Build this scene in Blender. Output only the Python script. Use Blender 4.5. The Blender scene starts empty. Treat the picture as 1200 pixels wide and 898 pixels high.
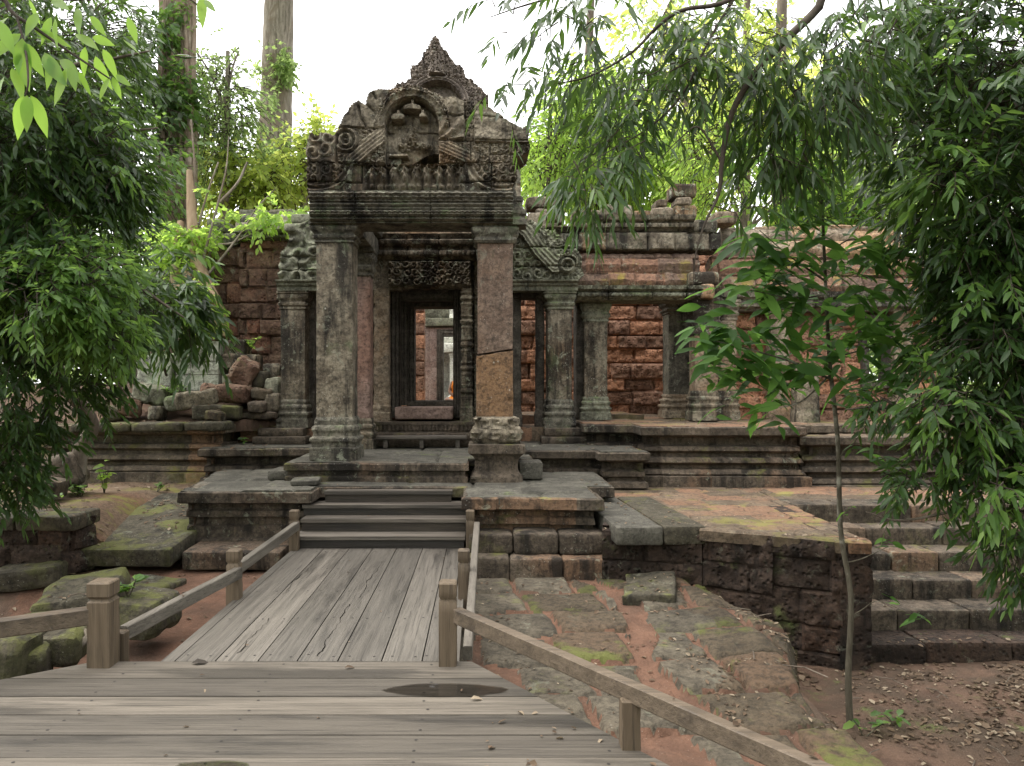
import bpy, math, random
import numpy as np
from mathutils import Vector

C = bpy.context.scene.collection
SC = bpy.context.scene
R = math.radians
F = 900.0            # focal length of the photograph in its own pixels
EYE = 1.6            # the lens is 1.6 m above the boardwalk (z = 0)
AX = -0.79           # the temple's axis

# ------------------------------------------------------------------ camera
cam = bpy.data.cameras.new('camera')
cam.sensor_width = 36.0
cam.lens = 36.0 * F / 1200.0
cam.shift_x = 37.0 / 1200.0
cam.shift_y = 4.0 / 1200.0
cam.clip_start = 0.05
cam.clip_end = 2000.0
cam_ob = bpy.data.objects.new('camera', cam)
cam_ob.location = (0, 0, EYE)
cam_ob.rotation_euler = (R(90), 0, 0)
C.objects.link(cam_ob)
SC.camera = cam_ob

# ------------------------------------------------------------------ light: bright overcast
SUN_EL, SUN_ROT = 66.0, 285.0
world = bpy.data.worlds.new('World')
SC.world = world
world.use_nodes = True
wn = world.node_tree
wn.nodes.clear()
sky = wn.nodes.new('ShaderNodeTexSky')
sky.sky_type = 'NISHITA'
sky.sun_disc = False
sky.sun_elevation = R(SUN_EL)
sky.sun_rotation = R(SUN_ROT)
sky.air_density = 1.0
sky.dust_density = 1.0
sky.ozone_density = 1.0
hs = wn.nodes.new('ShaderNodeHueSaturation')
hs.inputs['Saturation'].default_value = 0.03
bg = wn.nodes.new('ShaderNodeBackground')
bg.inputs['Strength'].default_value = 0.15
wo = wn.nodes.new('ShaderNodeOutputWorld')
wn.links.new(sky.outputs[0], hs.inputs['Color'])
wn.links.new(hs.outputs[0], bg.inputs['Color'])
wn.links.new(bg.outputs[0], wo.inputs['Surface'])

sun = bpy.data.lights.new('sun', 'SUN')
sun.energy = 1.5
sun.angle = R(80)
sun.color = (1.0, 0.94, 0.84)
sun_ob = bpy.data.objects.new('sun', sun)
# sun_rotation is measured clockwise from +Y seen from above
sd = Vector((math.sin(R(SUN_ROT)) * math.cos(R(SUN_EL)), math.cos(R(SUN_ROT)) * math.cos(R(SUN_EL)), math.sin(R(SUN_EL))))
sun_ob.rotation_euler = sd.to_track_quat('Z', 'Y').to_euler()
sun_ob.location = (0, 0, 30)
C.objects.link(sun_ob)

SC.view_settings.view_transform = 'Standard'
SC.view_settings.look = 'None'
SC.view_settings.gamma = 1.0
SC.view_settings.use_curve_mapping = False
SC.view_settings.exposure = 2.0
SC.cycles.use_denoising = True
SC.cycles.max_bounces = 7
SC.cycles.diffuse_bounces = 3
SC.cycles.glossy_bounces = 2
SC.cycles.transmission_bounces = 4
SC.cycles.transparent_max_bounces = 6
SC.cycles.caustics_reflective = False
SC.cycles.caustics_refractive = False

# ------------------------------------------------------------------ measuring helpers
def X(px, Y): return (px - 563.0) * Y / F
def Z(py, Y): return EYE - (py - 453.0) * Y / F
def at(px, py, Y): return np.array((X(px, Y), Y, Z(py, Y)))
def PX(pts, Y): return [(X(a, Y), Z(b, Y)) for a, b in pts]

# ------------------------------------------------------------------ noise in numpy
def _h(ix, iy, iz, s):
    with np.errstate(over='ignore'):
        h = (ix.astype(np.int64) * 374761393 + iy.astype(np.int64) * 668265263 + iz.astype(np.int64) * 2147483647 + int(s) * 974634777) & 0xffffffff
        h = ((h ^ (h >> 13)) * 1274126177) & 0xffffffff
        h = ((h ^ (h >> 15)) * 2246822519) & 0xffffffff
        h = h ^ (h >> 16)
    return h.astype(np.float64) / 4294967296.0

def vn3(p, s=0):
    p = np.asarray(p, float)
    f = np.floor(p); d = p - f; d = d * d * (3 - 2 * d)
    i = f.astype(np.int64); x, y, z = i[..., 0], i[..., 1], i[..., 2]
    r = 0
    for a in (0, 1):
        wx = d[..., 0] if a else 1 - d[..., 0]
        for b in (0, 1):
            wy = d[..., 1] if b else 1 - d[..., 1]
            for c in (0, 1):
                wz = d[..., 2] if c else 1 - d[..., 2]
                r = r + wx * wy * wz * _h(x + a, y + b, z + c, s)
    return r

def fb3(p, o=3, s=0):
    p = np.asarray(p, float); r = 0; a = .5; t = 0
    for k in range(o):
        r = r + a * vn3(p * 2 ** k + 17.3 * k, s + k); t += a; a *= .55
    return r / t - .5                                   # about -0.5 .. 0.5

def fb2(u, v, o=3, s=0):
    u, v = np.broadcast_arrays(np.asarray(u, float), np.asarray(v, float))
    return fb3(np.stack([u, v, np.zeros_like(u) + .37 * s], -1), o, s)

def worley(u, v, s=0):
    iu, iv = np.floor(u), np.floor(v)
    f1 = np.full(np.shape(u), 9.); f2 = f1.copy(); cid = np.zeros(np.shape(u)); 
    for a in (-1, 0, 1):
        for b in (-1, 0, 1):
            cx, cy = iu + a, iv + b
            px = cx + .15 + .7 * _h(cx, cy, np.zeros_like(cx), s); py = cy + .15 + .7 * _h(cx, cy, np.ones_like(cx), s)
            d = np.hypot(u - px, v - py)
            i = _h(cx, cy, np.full_like(cx, 2), s)
            near = d < f1
            f2 = np.where(near, f1, np.minimum(f2, d)); cid = np.where(near, i, cid); f1 = np.where(near, d, f1)
    return f1, f2, cid

def sstep(a, b, x):
    t = np.clip((x - a) / (b - a), 0, 1); return t * t * (3 - 2 * t)

def inside(poly, x, z):
    x = np.asarray(x); z = np.asarray(z); r = np.zeros(x.shape, bool); n = len(poly)
    for k in range(n):
        (x0, z0), (x1, z1) = poly[k], poly[(k + 1) % n]
        if z0 == z1: continue
        c = ((z0 > z) != (z1 > z)) & (x < (x1 - x0) * (z - z0) / (z1 - z0) + x0)
        r ^= c
    return r

def dseg(x, z, pts):
    """distance to a polyline"""
    d = np.full(np.shape(x), 1e9)
    for (ax, az), (bx, bz) in zip(pts[:-1], pts[1:]):
        vx, vz = bx - ax, bz - az; L = vx * vx + vz * vz + 1e-12
        t = np.clip(((x - ax) * vx + (z - az) * vz) / L, 0, 1)
        d = np.minimum(d, np.hypot(x - ax - t * vx, z - az - t * vz))
    return d

# ------------------------------------------------------------------ mesh builder
class MB:
    def __init__(s): s.v = []; s.f = []; s.n = 0
    def add(s, V, Fc, tint=.5, mat=0):
        V = np.asarray(V, float).reshape(-1, 3); Fc = np.asarray(Fc, np.int64)
        if not len(Fc): return
        used = np.unique(Fc)
        if len(used) < len(V):
            m = np.full(len(V), -1); m[used] = np.arange(len(used)); V = V[used]; Fc = m[Fc]
        t = np.broadcast_to(np.asarray(tint, float), (len(Fc),)); mt = np.broadcast_to(np.asarray(mat, int), (len(Fc),))
        s.v.append(V); s.f.append((Fc + s.n, t, mt)); s.n += len(V)
    def build(s, name, mats, parent=None, angle=38, smooth=True):
        if not isinstance(mats, (list, tuple)): mats = [mats]
        V = np.concatenate(s.v)
        org = np.zeros(3)
        if parent is not None:
            q = parent
            while q is not None: org = org + np.array(q.location); q = q.parent
        else:
            lo = V.min(0); hi = V.max(0); org = np.array(((lo[0] + hi[0]) / 2, (lo[1] + hi[1]) / 2, lo[2]))
        V = V - org
        sizes = np.concatenate([np.full(len(f), f.shape[1]) for f, _, _ in s.f])
        loops = np.concatenate([f.ravel() for f, _, _ in s.f])
        me = bpy.data.meshes.new(name)
        me.vertices.add(len(V)); me.vertices.foreach_set('co', V.ravel().astype(np.float32))
        me.loops.add(len(loops)); me.loops.foreach_set('vertex_index', loops.astype(np.int32))
        me.polygons.add(len(sizes))
        st = np.concatenate([[0], np.cumsum(sizes)[:-1]])
        me.polygons.foreach_set('loop_start', st.astype(np.int32))
        me.polygons.foreach_set('material_index', np.concatenate([m for _, _, m in s.f]).astype(np.int32))
        me.update(calc_edges=True)
        a = me.attributes.new('tint', 'FLOAT', 'FACE'); a.data.foreach_set('value', np.concatenate([t for _, t, _ in s.f]).astype(np.float32))
        if smooth:
            me.polygons.foreach_set('use_smooth', np.ones(len(sizes), bool))
            if angle < 179: me.set_sharp_from_angle(angle=R(angle))
        for m in mats: me.materials.append(m)
        o = bpy.data.objects.new(name, me); C.objects.link(o)
        if parent is not None: o.parent = parent
        else: o.location = org
        return o

def tag(o, label=None, cat=None, group=None, kind=None):
    for k, v in (('label', label), ('category', cat), ('group', group), ('kind', kind)):
        if v: o[k] = v
    return o
def thing(name, loc, label, cat, group=None):
    o = bpy.data.objects.new(name, None); o.location = loc; o.empty_display_size = .2; C.objects.link(o)
    return tag(o, label, cat, group)
def part(name, parent):
    """an Empty-free part: returns a builder whose mesh is linked under parent"""
    return MB()

# ------------------------------------------------------------------ shapes
def panel(mb, O, U, V, lu, lv, res, hf, mask=None, depth=.2, mat=0, back=False, resv=None):
    """a carved face: a grid displaced along its normal by hf(u, v), cut to a mask, with sides going back by depth"""
    O, U, V = np.array(O, float), np.array(U, float), np.array(V, float); N = np.cross(U, V); N /= np.linalg.norm(N)
    nu, nv = max(2, int(math.ceil(lu / res)) + 1), max(2, int(math.ceil(lv / (resv or res))) + 1)
    u, v = np.meshgrid(np.linspace(0, lu, nu), np.linspace(0, lv, nv), indexing='ij')
    r = hf(u, v); h, t = r if isinstance(r, tuple) else (r, np.full_like(u, .5))
    h = np.broadcast_to(h, u.shape); t = np.broadcast_to(t, u.shape)
    P = O + u[..., None] * U + v[..., None] * V
    Fr = (P + h[..., None] * N).reshape(-1, 3); Bk = (P - depth * N).reshape(-1, 3)
    idx = np.arange(nu * nv).reshape(nu, nv)
    cu, cv = (u[:-1, :-1] + u[1:, 1:]) / 2, (v[:-1, :-1] + v[1:, 1:]) / 2
    m = np.ones(cu.shape, bool) if mask is None else mask(cu, cv)
    q = np.stack([idx[:-1, :-1], idx[1:, :-1], idx[1:, 1:], idx[:-1, 1:]], -1)
    ft = t[:-1, :-1]
    mm = mat(cu, cv) if callable(mat) else np.full(cu.shape, mat)
    VV = np.concatenate([Fr, Bk]); nb = nu * nv
    fs = [q[m]]; ts = [ft[m]]; ms = [mm[m]]
    pad = np.zeros((nu + 1, nv + 1), bool); pad[1:-1, 1:-1] = m
    c = pad[1:-1, 1:-1]
    for nb_, e0, e1 in ((pad[:-2, 1:-1], idx[:-1, :-1], idx[:-1, 1:]), (pad[2:, 1:-1], idx[1:, 1:], idx[1:, :-1]),
                        (pad[1:-1, :-2], idx[1:, :-1], idx[:-1, :-1]), (pad[1:-1, 2:], idx[:-1, 1:], idx[1:, 1:])):
        b = c & ~nb_
        fs.append(np.stack([e0[b], e1[b], e1[b] + nb, e0[b] + nb], -1)); ts.append(ft[b]); ms.append(mm[b])
    if back:
        fs.append(q[m][:, ::-1] + nb); ts.append(ft[m]); ms.append(mm[m])
    mb.add(VV, np.concatenate(fs), np.concatenate(ts), np.concatenate(ms))

def wall(mb, x0, x1, z0, z1, y, hf, res=.03, depth=.3, mask=None, mat=0, back=False):
    """a face that looks towards -Y"""
    panel(mb, (x0, y, z0), (1, 0, 0), (0, 0, 1), x1 - x0, z1 - z0, res, lambda u, v: hf(u + x0, v + z0),
          None if mask is None else (lambda u, v: mask(u + x0, v + z0)), depth, mat, back)

def floor_(mb, poly, z, hf, res=.04, depth=.1, mat=0):
    xs = [p[0] for p in poly]; ys = [p[1] for p in poly]; x0, y0 = min(xs), min(ys)
    panel(mb, (x0, y0, z), (1, 0, 0), (0, 1, 0), max(xs) - x0, max(ys) - y0, res, lambda u, v: hf(u + x0, v + y0),
          lambda u, v: inside(poly, u + x0, v + y0), depth, mat if not callable(mat) else (lambda u, v: mat(u + x0, v + y0)))

def courses(z0, z1, h, rng):
    e = [z0]
    while e[-1] < z1: e.append(e[-1] + h * rng.uniform(.8, 1.2))
    e[-1] = z1 + 1e-3
    return np.array(e)

def masonry(z0, z1, h, length, seed=0, gap=.012, gdepth=.03, off=.015, rough=.012, rscale=9, big=.01):
    """height function of a block wall: joints, blocks standing proud of each other, worn edges, pitting"""
    rng = random.Random(seed); ez = courses(z0, z1, h, rng)
    rows = []
    for k in range(len(ez)):
        x = -20 + rng.uniform(0, length); e = [x]
        while x < 20: x += length * rng.uniform(.6, 1.45); e.append(x)
        e = np.array(e); rows.append((e, np.array([rng.gauss(0, off) for _ in e]), np.array([rng.random() for _ in e])))
    def f(x, z):
        x = np.asarray(x); z = np.asarray(z)
        wx = x + .03 * fb2(x * 3, z * 3, 2, seed + 5); wz = z + .02 * fb2(x * 2.2, z * 2.2, 2, seed + 6)
        h_ = np.zeros(x.shape); t = np.full(x.shape, .5)
        ci = np.clip(np.searchsorted(ez, wz) - 1, 0, len(ez) - 2)
        for k in np.unique(ci):
            m = ci == k; e, o, tt = rows[k]; xx = wx[m]
            b = np.clip(np.searchsorted(e, xx) - 1, 0, len(e) - 2)
            d = np.minimum(np.minimum(xx - e[b], e[b + 1] - xx), np.minimum(wz[m] - ez[k], ez[k + 1] - wz[m]))
            d = np.maximum(d, 0)
            h_[m] = o[b] - gdepth * np.exp(-(d / gap) ** 2) - .22 * gdepth * np.exp(-d / (gap * 2.5)); t[m] = tt[b]
        h_ = h_ + rough * 2 * fb2(x * rscale, z * rscale, 4, seed) + big * 2 * fb2(x * 1.7, z * 1.7, 2, seed + 9)
        return h_, t
    return f

def slabs(seed, cell=.55, gdepth=.02, gap=.02, off=.008, rough=.006, asp=1.4):
    """height function of a floor of big worn slabs"""
    m = masonry(-20, 30, cell, cell * asp, seed, gap, gdepth, off, rough, 7, .008)
    return m

def box(mb, x0, x1, y0, y1, z0, z1, n=.12, amp=.006, rnd=.012, tint=.5, seed=0, mat=0, rot=None, about=None):
    """a worn block: a gridded box with softened edges and uneven faces"""
    sx, sy, sz = x1 - x0, y1 - y0, z1 - z0
    nx, ny, nz = [max(2, min(40, int(round(s / n)) + 1)) + 2 for s in (sx, sy, sz)]
    def ax(s, k):
        a = np.linspace(0, s, k - 2); e = min(rnd, s * .2)
        return np.unique(np.concatenate([[0, e, s - e, s], a[1:-1]]))
    gx, gy, gz = ax(sx, nx), ax(sy, ny), ax(sz, nz)
    Vs = []; Fs = []; base = 0
    for (a, b, fix, order) in ((gx, gy, 0, 'xy0'), (gx, gy, sz, 'xy1'), (gx, gz, 0, 'xz0'), (gx, gz, sy, 'xz1'), (gy, gz, 0, 'yz0'), (gy, gz, sx, 'yz1')):
        A, B = np.meshgrid(a, b, indexing='ij'); Fx = np.full_like(A, fix)
        P = {'xy': (A, B, Fx), 'xz': (A, Fx, B), 'yz': (Fx, A, B)}[order[:2]]
        P = np.stack(P, -1).reshape(-1, 3)
        i = np.arange(A.size).reshape(A.shape)
        q = np.stack([i[:-1, :-1], i[1:, :-1], i[1:, 1:], i[:-1, 1:]], -1).reshape(-1, 4)
        if order in ('xy0', 'xz1', 'yz0'): q = q[:, ::-1]
        Vs.append(P); Fs.append(q + base); base += len(P)
    P = np.concatenate(Vs); Fc = np.concatenate(Fs)
    key = np.round(P, 5); _, inv, first = np.unique(key, axis=0, return_inverse=True, return_index=True)[0:1] + np.unique(key, axis=0, return_inverse=True, return_index=True)[2:3] + np.unique(key, axis=0, return_inverse=True, return_index=True)[1:2]
    inv = inv.ravel(); P = P[first]; Fc = inv[Fc]
    S = np.array((sx, sy, sz)); c = S / 2; e = np.minimum(rnd, S * .2)
    # round the edges
    inner = np.clip(P, e, S - e); d = P - inner; L = np.linalg.norm(d / e, axis=1, keepdims=True)
    P = np.where(L > 1, inner + d / np.maximum(L, 1e-9), P)
    nrm = (P - c) / (S / 2); w = np.sign(nrm) * np.abs(nrm) ** 6; w /= np.maximum(np.linalg.norm(w, axis=1, keepdims=True), 1e-9)
    W = P + np.array((x0, y0, z0))
    k = seed * 13.7
    P = P + w * (amp * 2 * (fb3(W * 4 + k, 3, seed) + .5 * fb3(W * 15 + k, 2, seed + 3)))[:, None]
    P = P + amp * 1.2 * np.stack([fb3(W * 2 + k, 2, seed + q) for q in (11, 12, 13)], -1)
    P = P + np.array((x0, y0, z0))
    if rot is not None:
        cc = np.array(((x0 + x1) / 2, (y0 + y1) / 2, (z0 + z1) / 2)) if about is None else np.array(about)
        P = (P - cc) @ np.array(rot).T + cc
    mb.add(P, Fc, tint, mat)

def rotm(ax=0, ay=0, az=0):
    from mathutils import Euler
    return np.array(Euler((R(ax), R(ay), R(az))).to_matrix())

def stack(mb, cx, cy, prof, d=None, n=8, res=.03, amp=.004, rnd=.02, seed=0, tint=.5, mat=0, carve=None, asp=1.0, cap=True, topper=None):
    """a square column: half width along z given by prof [(half, z)...]; asp = depth / width"""
    zs = [prof[0][1]]; hs_ = [prof[0][0]]
    for (h0, a), (h1, b) in zip(prof[:-1], prof[1:]):
        k = max(1, int(math.ceil(max(abs(b - a), abs(h1 - h0)) / res)))
        for j in range(1, k + 1): zs.append(a + (b - a) * j / k); hs_.append(h0 + (h1 - h0) * j / k)
    zs = np.array(zs); hs_ = np.array(hs_)
    s = np.linspace(-1, 1, n + 1)[:-1]; o = np.ones(n)
    ring = np.concatenate([np.stack([s, -o], 1), np.stack([o, s], 1), np.stack([-s, o], 1), np.stack([-o, -s], 1)])
    M = len(ring); Hh = hs_[:, None]
    P = np.zeros((len(zs), M, 3))
    rx = ring[None, :, 0] * Hh; ry = ring[None, :, 1] * Hh
    e = np.minimum(rnd, Hh * .3); ix = np.clip(rx, -(Hh - e), Hh - e); iy = np.clip(ry, -(Hh - e), Hh - e)
    dx, dy = rx - ix, ry - iy; L = np.maximum(np.hypot(dx, dy) / e, 1); rx, ry = ix + dx / L, iy + dy / L
    P[..., 0] = cx + rx; P[..., 1] = cy + ry * asp; P[..., 2] = zs[:, None]
    nx, ny = ring[:, 0] ** 7, ring[:, 1] ** 7; q = np.hypot(nx, ny); nx, ny = nx / q, ny / q
    k = seed * 7.1
    dsp = amp * 2 * (fb3(P * 5 + k, 3, seed) + .6 * fb3(P * 18 + k, 2, seed + 2))
    edge = (np.abs(ring).min(1) > .8)[None, :] & (fb3(P * 6 + k, 2, seed + 8) > .12)
    dsp = dsp - edge * amp * 3
    if carve is not None:
        ss = np.arange(M) / M * 4
        dsp = dsp + carve(np.broadcast_to(ss, (len(zs), M)), np.broadcast_to(zs[:, None], (len(zs), M)), np.broadcast_to(Hh, (len(zs), M)))
    P[..., 0] += nx * dsp; P[..., 1] += ny * dsp
    V = P.reshape(-1, 3); i = np.arange(len(zs) * M).reshape(len(zs), M); j = np.roll(i, -1, 1)
    q = np.stack([i[:-1], j[:-1], j[1:], i[1:]], -1).reshape(-1, 4)
    mb.add(V, q, tint, mat)
    if cap:
        top = P[-1]; cen = top.mean(0)
        mb.add(np.concatenate([top, [cen]]), np.array([[a, (a + 1) % M, M] for a in range(M)]), tint, mat)
        bot = P[0]; cen = bot.mean(0)
        mb.add(np.concatenate([bot, [cen]]), np.array([[(a + 1) % M, a, M] for a in range(M)]), tint, mat)

def sweep(mb, path, prof, closed=False, res=.05, amp=.005, seed=0, pres=.025, mod=None, tint=None, mat=0, blk=.6):
    """mouldings: a profile [(out, z)...] carried along a plan path, mitred; 'out' is to the right of the path's direction"""
    path = [np.array(p, float) for p in path]; n = len(path)
    def nrm(a, b): d = (b - a) / np.linalg.norm(b - a); return np.array((d[1], -d[0]))
    segn = [nrm(path[k], path[(k + 1) % n]) for k in range(n if closed else n - 1)]
    mit = []
    for k in range(n):
        if closed: a, b = segn[k - 1], segn[k]
        else: a, b = segn[max(0, k - 1)], segn[min(n - 2, k)]
        m = a + b; m = m / max(1e-6, np.dot(m, a)) if np.dot(m, a) > .05 else a
        mit.append(m)
    pts, ms, S = [], [], []; s0 = 0
    segs = n if closed else n - 1
    for k in range(segs):
        a, b = path[k], path[(k + 1) % n]; L = np.linalg.norm(b - a); q = max(1, int(L / res)); mb1 = mit[(k + 1) % n]
        for j in range(q): 
            t = j / q; pts.append(a + (b - a) * t); ms.append(segn[k] if 0 < j else mit[k]); S.append(s0 + L * t)
        s0 += L
    if not closed: pts.append(path[-1]); ms.append(mit[-1]); S.append(s0)
    pts = np.array(pts); ms = np.array(ms); S = np.array(S)
    pr = [prof[0]]
    for a, b in zip(prof[:-1], prof[1:]):
        k = max(1, int(math.ceil(math.hypot(b[0] - a[0], b[1] - a[1]) / pres)))
        for j in range(1, k + 1): pr.append((a[0] + (b[0] - a[0]) * j / k, a[1] + (b[1] - a[1]) * j / k))
    pr = np.array(pr)
    o = pr[None, :, 0] + np.zeros((len(pts), 1)); z = pr[None, :, 1] + np.zeros((len(pts), 1))
    SS = S[:, None] + 0 * z
    W = np.stack([pts[:, None, 0] + 0 * z, pts[:, None, 1] + 0 * z, z], -1)
    o = o + amp * 2 * (fb3(W * 5 + seed, 3, seed) + .5 * fb3(W * 17, 2, seed + 1))
    z = z + amp * 1.0 * fb3(W * 4 + 9, 2, seed + 4)
    if mod is not None: o = o + mod(SS, z)
    # block joints
    rng = random.Random(seed); x = 0; js = []
    while x < S[-1]: x += blk * rng.uniform(.7, 1.4); js.append(x)
    js = np.array(js); bi = np.searchsorted(js, S); bo = np.array([rng.gauss(0, .008) for _ in range(len(js) + 2)]); bt = np.array([rng.random() for _ in range(len(js) + 2)])
    dj = np.min(np.abs(S[:, None] - js[None, :]), 1)
    o = o + (bo[bi] - .018 * (dj < res * .6))[:, None]
    P = np.stack([pts[:, None, 0] + ms[:, None, 0] * o, pts[:, None, 1] + ms[:, None, 1] * o, z], -1)
    i = np.arange(P.shape[0] * P.shape[1]).reshape(P.shape[:2])
    if closed: a, b = i, np.roll(i, -1, 0)
    else: a, b = i[:-1], i[1:]
    q = np.stack([a[:, :-1], a[:, 1:], b[:, 1:], b[:, :-1]], -1).reshape(-1, 4)
    tt = np.repeat(bt[bi][:len(a)], P.shape[1] - 1) if tint is None else tint
    mb.add(P.reshape(-1, 3), q, tt, mat)

def tube(mb, pts, rad, k=8, amp=.0, seed=0, tint=.5, mat=0, sub=1):
    pts = np.array(pts, float); rad = np.array(rad, float) if np.ndim(rad) else np.full(len(pts), float(rad))
    if sub > 1:                                        # Catmull-Rom
        P = np.concatenate([[2 * pts[0] - pts[1]], pts, [2 * pts[-1] - pts[-2]]]); out = []; ro = []
        for a in range(len(pts) - 1):
            for t in np.arange(sub) / sub:
                p0, p1, p2, p3 = P[a:a + 4]
                out.append(.5 * (2 * p1 + (p2 - p0) * t + (2 * p0 - 5 * p1 + 4 * p2 - p3) * t * t + (3 * p1 - p0 - 3 * p2 + p3) * t ** 3)); ro.append(rad[a] + (rad[a + 1] - rad[a]) * t)
        out.append(pts[-1]); ro.append(rad[-1]); pts = np.array(out); rad = np.array(ro)
    n = len(pts); T = np.gradient(pts, axis=0); T /= np.maximum(np.linalg.norm(T, axis=1, keepdims=True), 1e-9)
    ref = np.array((0.31, .87, .1)) if abs(T[0, 2]) > .6 else np.array((0, 0, 1.)); A = np.cross(T, ref); A /= np.maximum(np.linalg.norm(A, axis=1, keepdims=True), 1e-9); B = np.cross(T, A)
    th = np.arange(k) / k * 2 * math.pi
    ring = A[:, None] * np.cos(th)[None, :, None] + B[:, None] * np.sin(th)[None, :, None]
    r = rad[:, None] * np.ones(k)
    if amp: 
        W = pts[:, None] + ring * rad[:, None, None]
        r = r * (1 + amp * 2 * (fb3(W * np.array((6, 6, 1.6)) + seed, 3, seed)) + amp * fb3(W * 14, 2, seed + 1))
    V = (pts[:, None] + ring * r[..., None]).reshape(-1, 3)
    i = np.arange(n * k).reshape(n, k); j = np.roll(i, -1, 1)
    mb.add(V, np.stack([i[:-1], j[:-1], j[1:], i[1:]], -1).reshape(-1, 4), tint, mat)
    mb.add(V, np.stack([i[-1], np.roll(i[-1], -1), np.full(k, i[-1, 0])], -1)[1:-1], tint, mat)

def sticks(mb, P0, P1, r0, r1, tint=.5, mat=0):
    """many three-sided twigs at once"""
    P0, P1 = np.asarray(P0), np.asarray(P1); T = P1 - P0; T = T / np.maximum(np.linalg.norm(T, axis=1, keepdims=True), 1e-9)
    A = np.cross(T, np.array((.3, .5, .81))); A /= np.maximum(np.linalg.norm(A, axis=1, keepdims=True), 1e-9); B = np.cross(T, A)
    n = len(P0); V = np.zeros((n, 6, 3))
    for q in range(3):
        a = q * 2.0944; d = A * math.cos(a) + B * math.sin(a)
        V[:, q] = P0 + d * np.reshape(r0, (-1, 1)); V[:, q + 3] = P1 + d * np.reshape(r1, (-1, 1))
    i = np.arange(n)[:, None] * 6
    f = np.concatenate([i + np.array(x) for x in ((0, 1, 4, 3), (1, 2, 5, 4), (2, 0, 3, 5))])
    mb.add(V.reshape(-1, 3), f, tint, mat)

def leaves(mb, P, D, N, L, W, tint, fold=.25, droop=.15, simple=False, mat=0, wide=.42):
    """many leaf blades at once: base P, direction D, face normal N, length L, half width W"""
    n = len(P)
    if not n: return
    D = D / np.maximum(np.linalg.norm(D, axis=1, keepdims=True), 1e-9)
    S = np.cross(D, N); S /= np.maximum(np.linalg.norm(S, axis=1, keepdims=True), 1e-9); N = np.cross(S, D)
    L = np.broadcast_to(L, (n,))[:, None]; W = np.broadcast_to(W, (n,))[:, None]; dn = np.array((0, 0, -1.))
    tint = np.broadcast_to(tint, (n,))
    if simple:
        V = np.stack([P, P + D * L * wide - S * W, P + D * L + dn * L * droop, P + D * L * wide + S * W], 1)
        mb.add(V.reshape(-1, 3), np.arange(n * 4).reshape(n, 4), tint, mat); return
    def sp(t): return P + D * L * t + dn * L * droop * t * t
    a, b = wide * .75, wide * 1.65
    V = np.stack([P, sp(a) - S * W * .95 + N * W * fold, sp(a), sp(a) + S * W * .95 + N * W * fold,
                  sp(b) - S * W * .72 + N * W * fold * .7, sp(b), sp(b) + S * W * .72 + N * W * fold * .7, sp(1.0)], 1)
    i = np.arange(n)[:, None] * 8
    q = np.concatenate([i + np.array(x) for x in ((2, 1, 4, 5), (2, 5, 6, 3))]); t3 = np.concatenate([i + np.array(x) for x in ((0, 1, 2), (0, 2, 3), (4, 7, 5), (5, 7, 6))])
    VV = V.reshape(-1, 3)
    mb.add(VV, np.concatenate([q]), np.tile(tint, 2), mat); mb.add(VV, t3, np.tile(tint, 4), mat)

def fine_leaves(mb, P, D, N, L, W, tint, fold=.25, droop=.15, mat=0, k=7, wave=.0, seed=0):
    """smooth-edged blades for leaves seen close to: k stations along the midrib"""
    n = len(P); D = D / np.linalg.norm(D, axis=1, keepdims=True); S = np.cross(D, N); S /= np.maximum(np.linalg.norm(S, axis=1, keepdims=True), 1e-9); N = np.cross(S, D)
    L = np.broadcast_to(L, (n,))[:, None]; W = np.broadcast_to(W, (n,))[:, None]; g = np.random.default_rng(seed); bend = g.normal(0, .12, (n, 1)); curl = droop * g.uniform(.3, 1.9, (n, 1)); V = []
    for t in np.linspace(0, 1, k):
        w = W * (math.sin(math.pi * min(1, t * 1.02) ** .82) ** .85 if 0 < t < 1 else .02); c = P + D * L * t - np.array((0, 0, 1.)) * L * curl * t * t + S * L * bend * t * t
        wv = wave * W * np.sin(t * 9 + 6 * bend * 10)
        V += [c - S * w + N * (w * fold + wv), c, c + S * w + N * (w * fold - wv)]
    V = np.stack(V, 1); i = np.arange(n)[:, None] * (3 * k); q = [i + np.array((3 * s + a + 1, 3 * s + a, 3 * s + a + 3, 3 * s + a + 4)) for s in range(k - 1) for a in (0, 1)]
    mb.add(V.reshape(-1, 3), np.concatenate(q), np.tile(np.broadcast_to(tint, (n,)), 2 * (k - 1)), mat)

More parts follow.
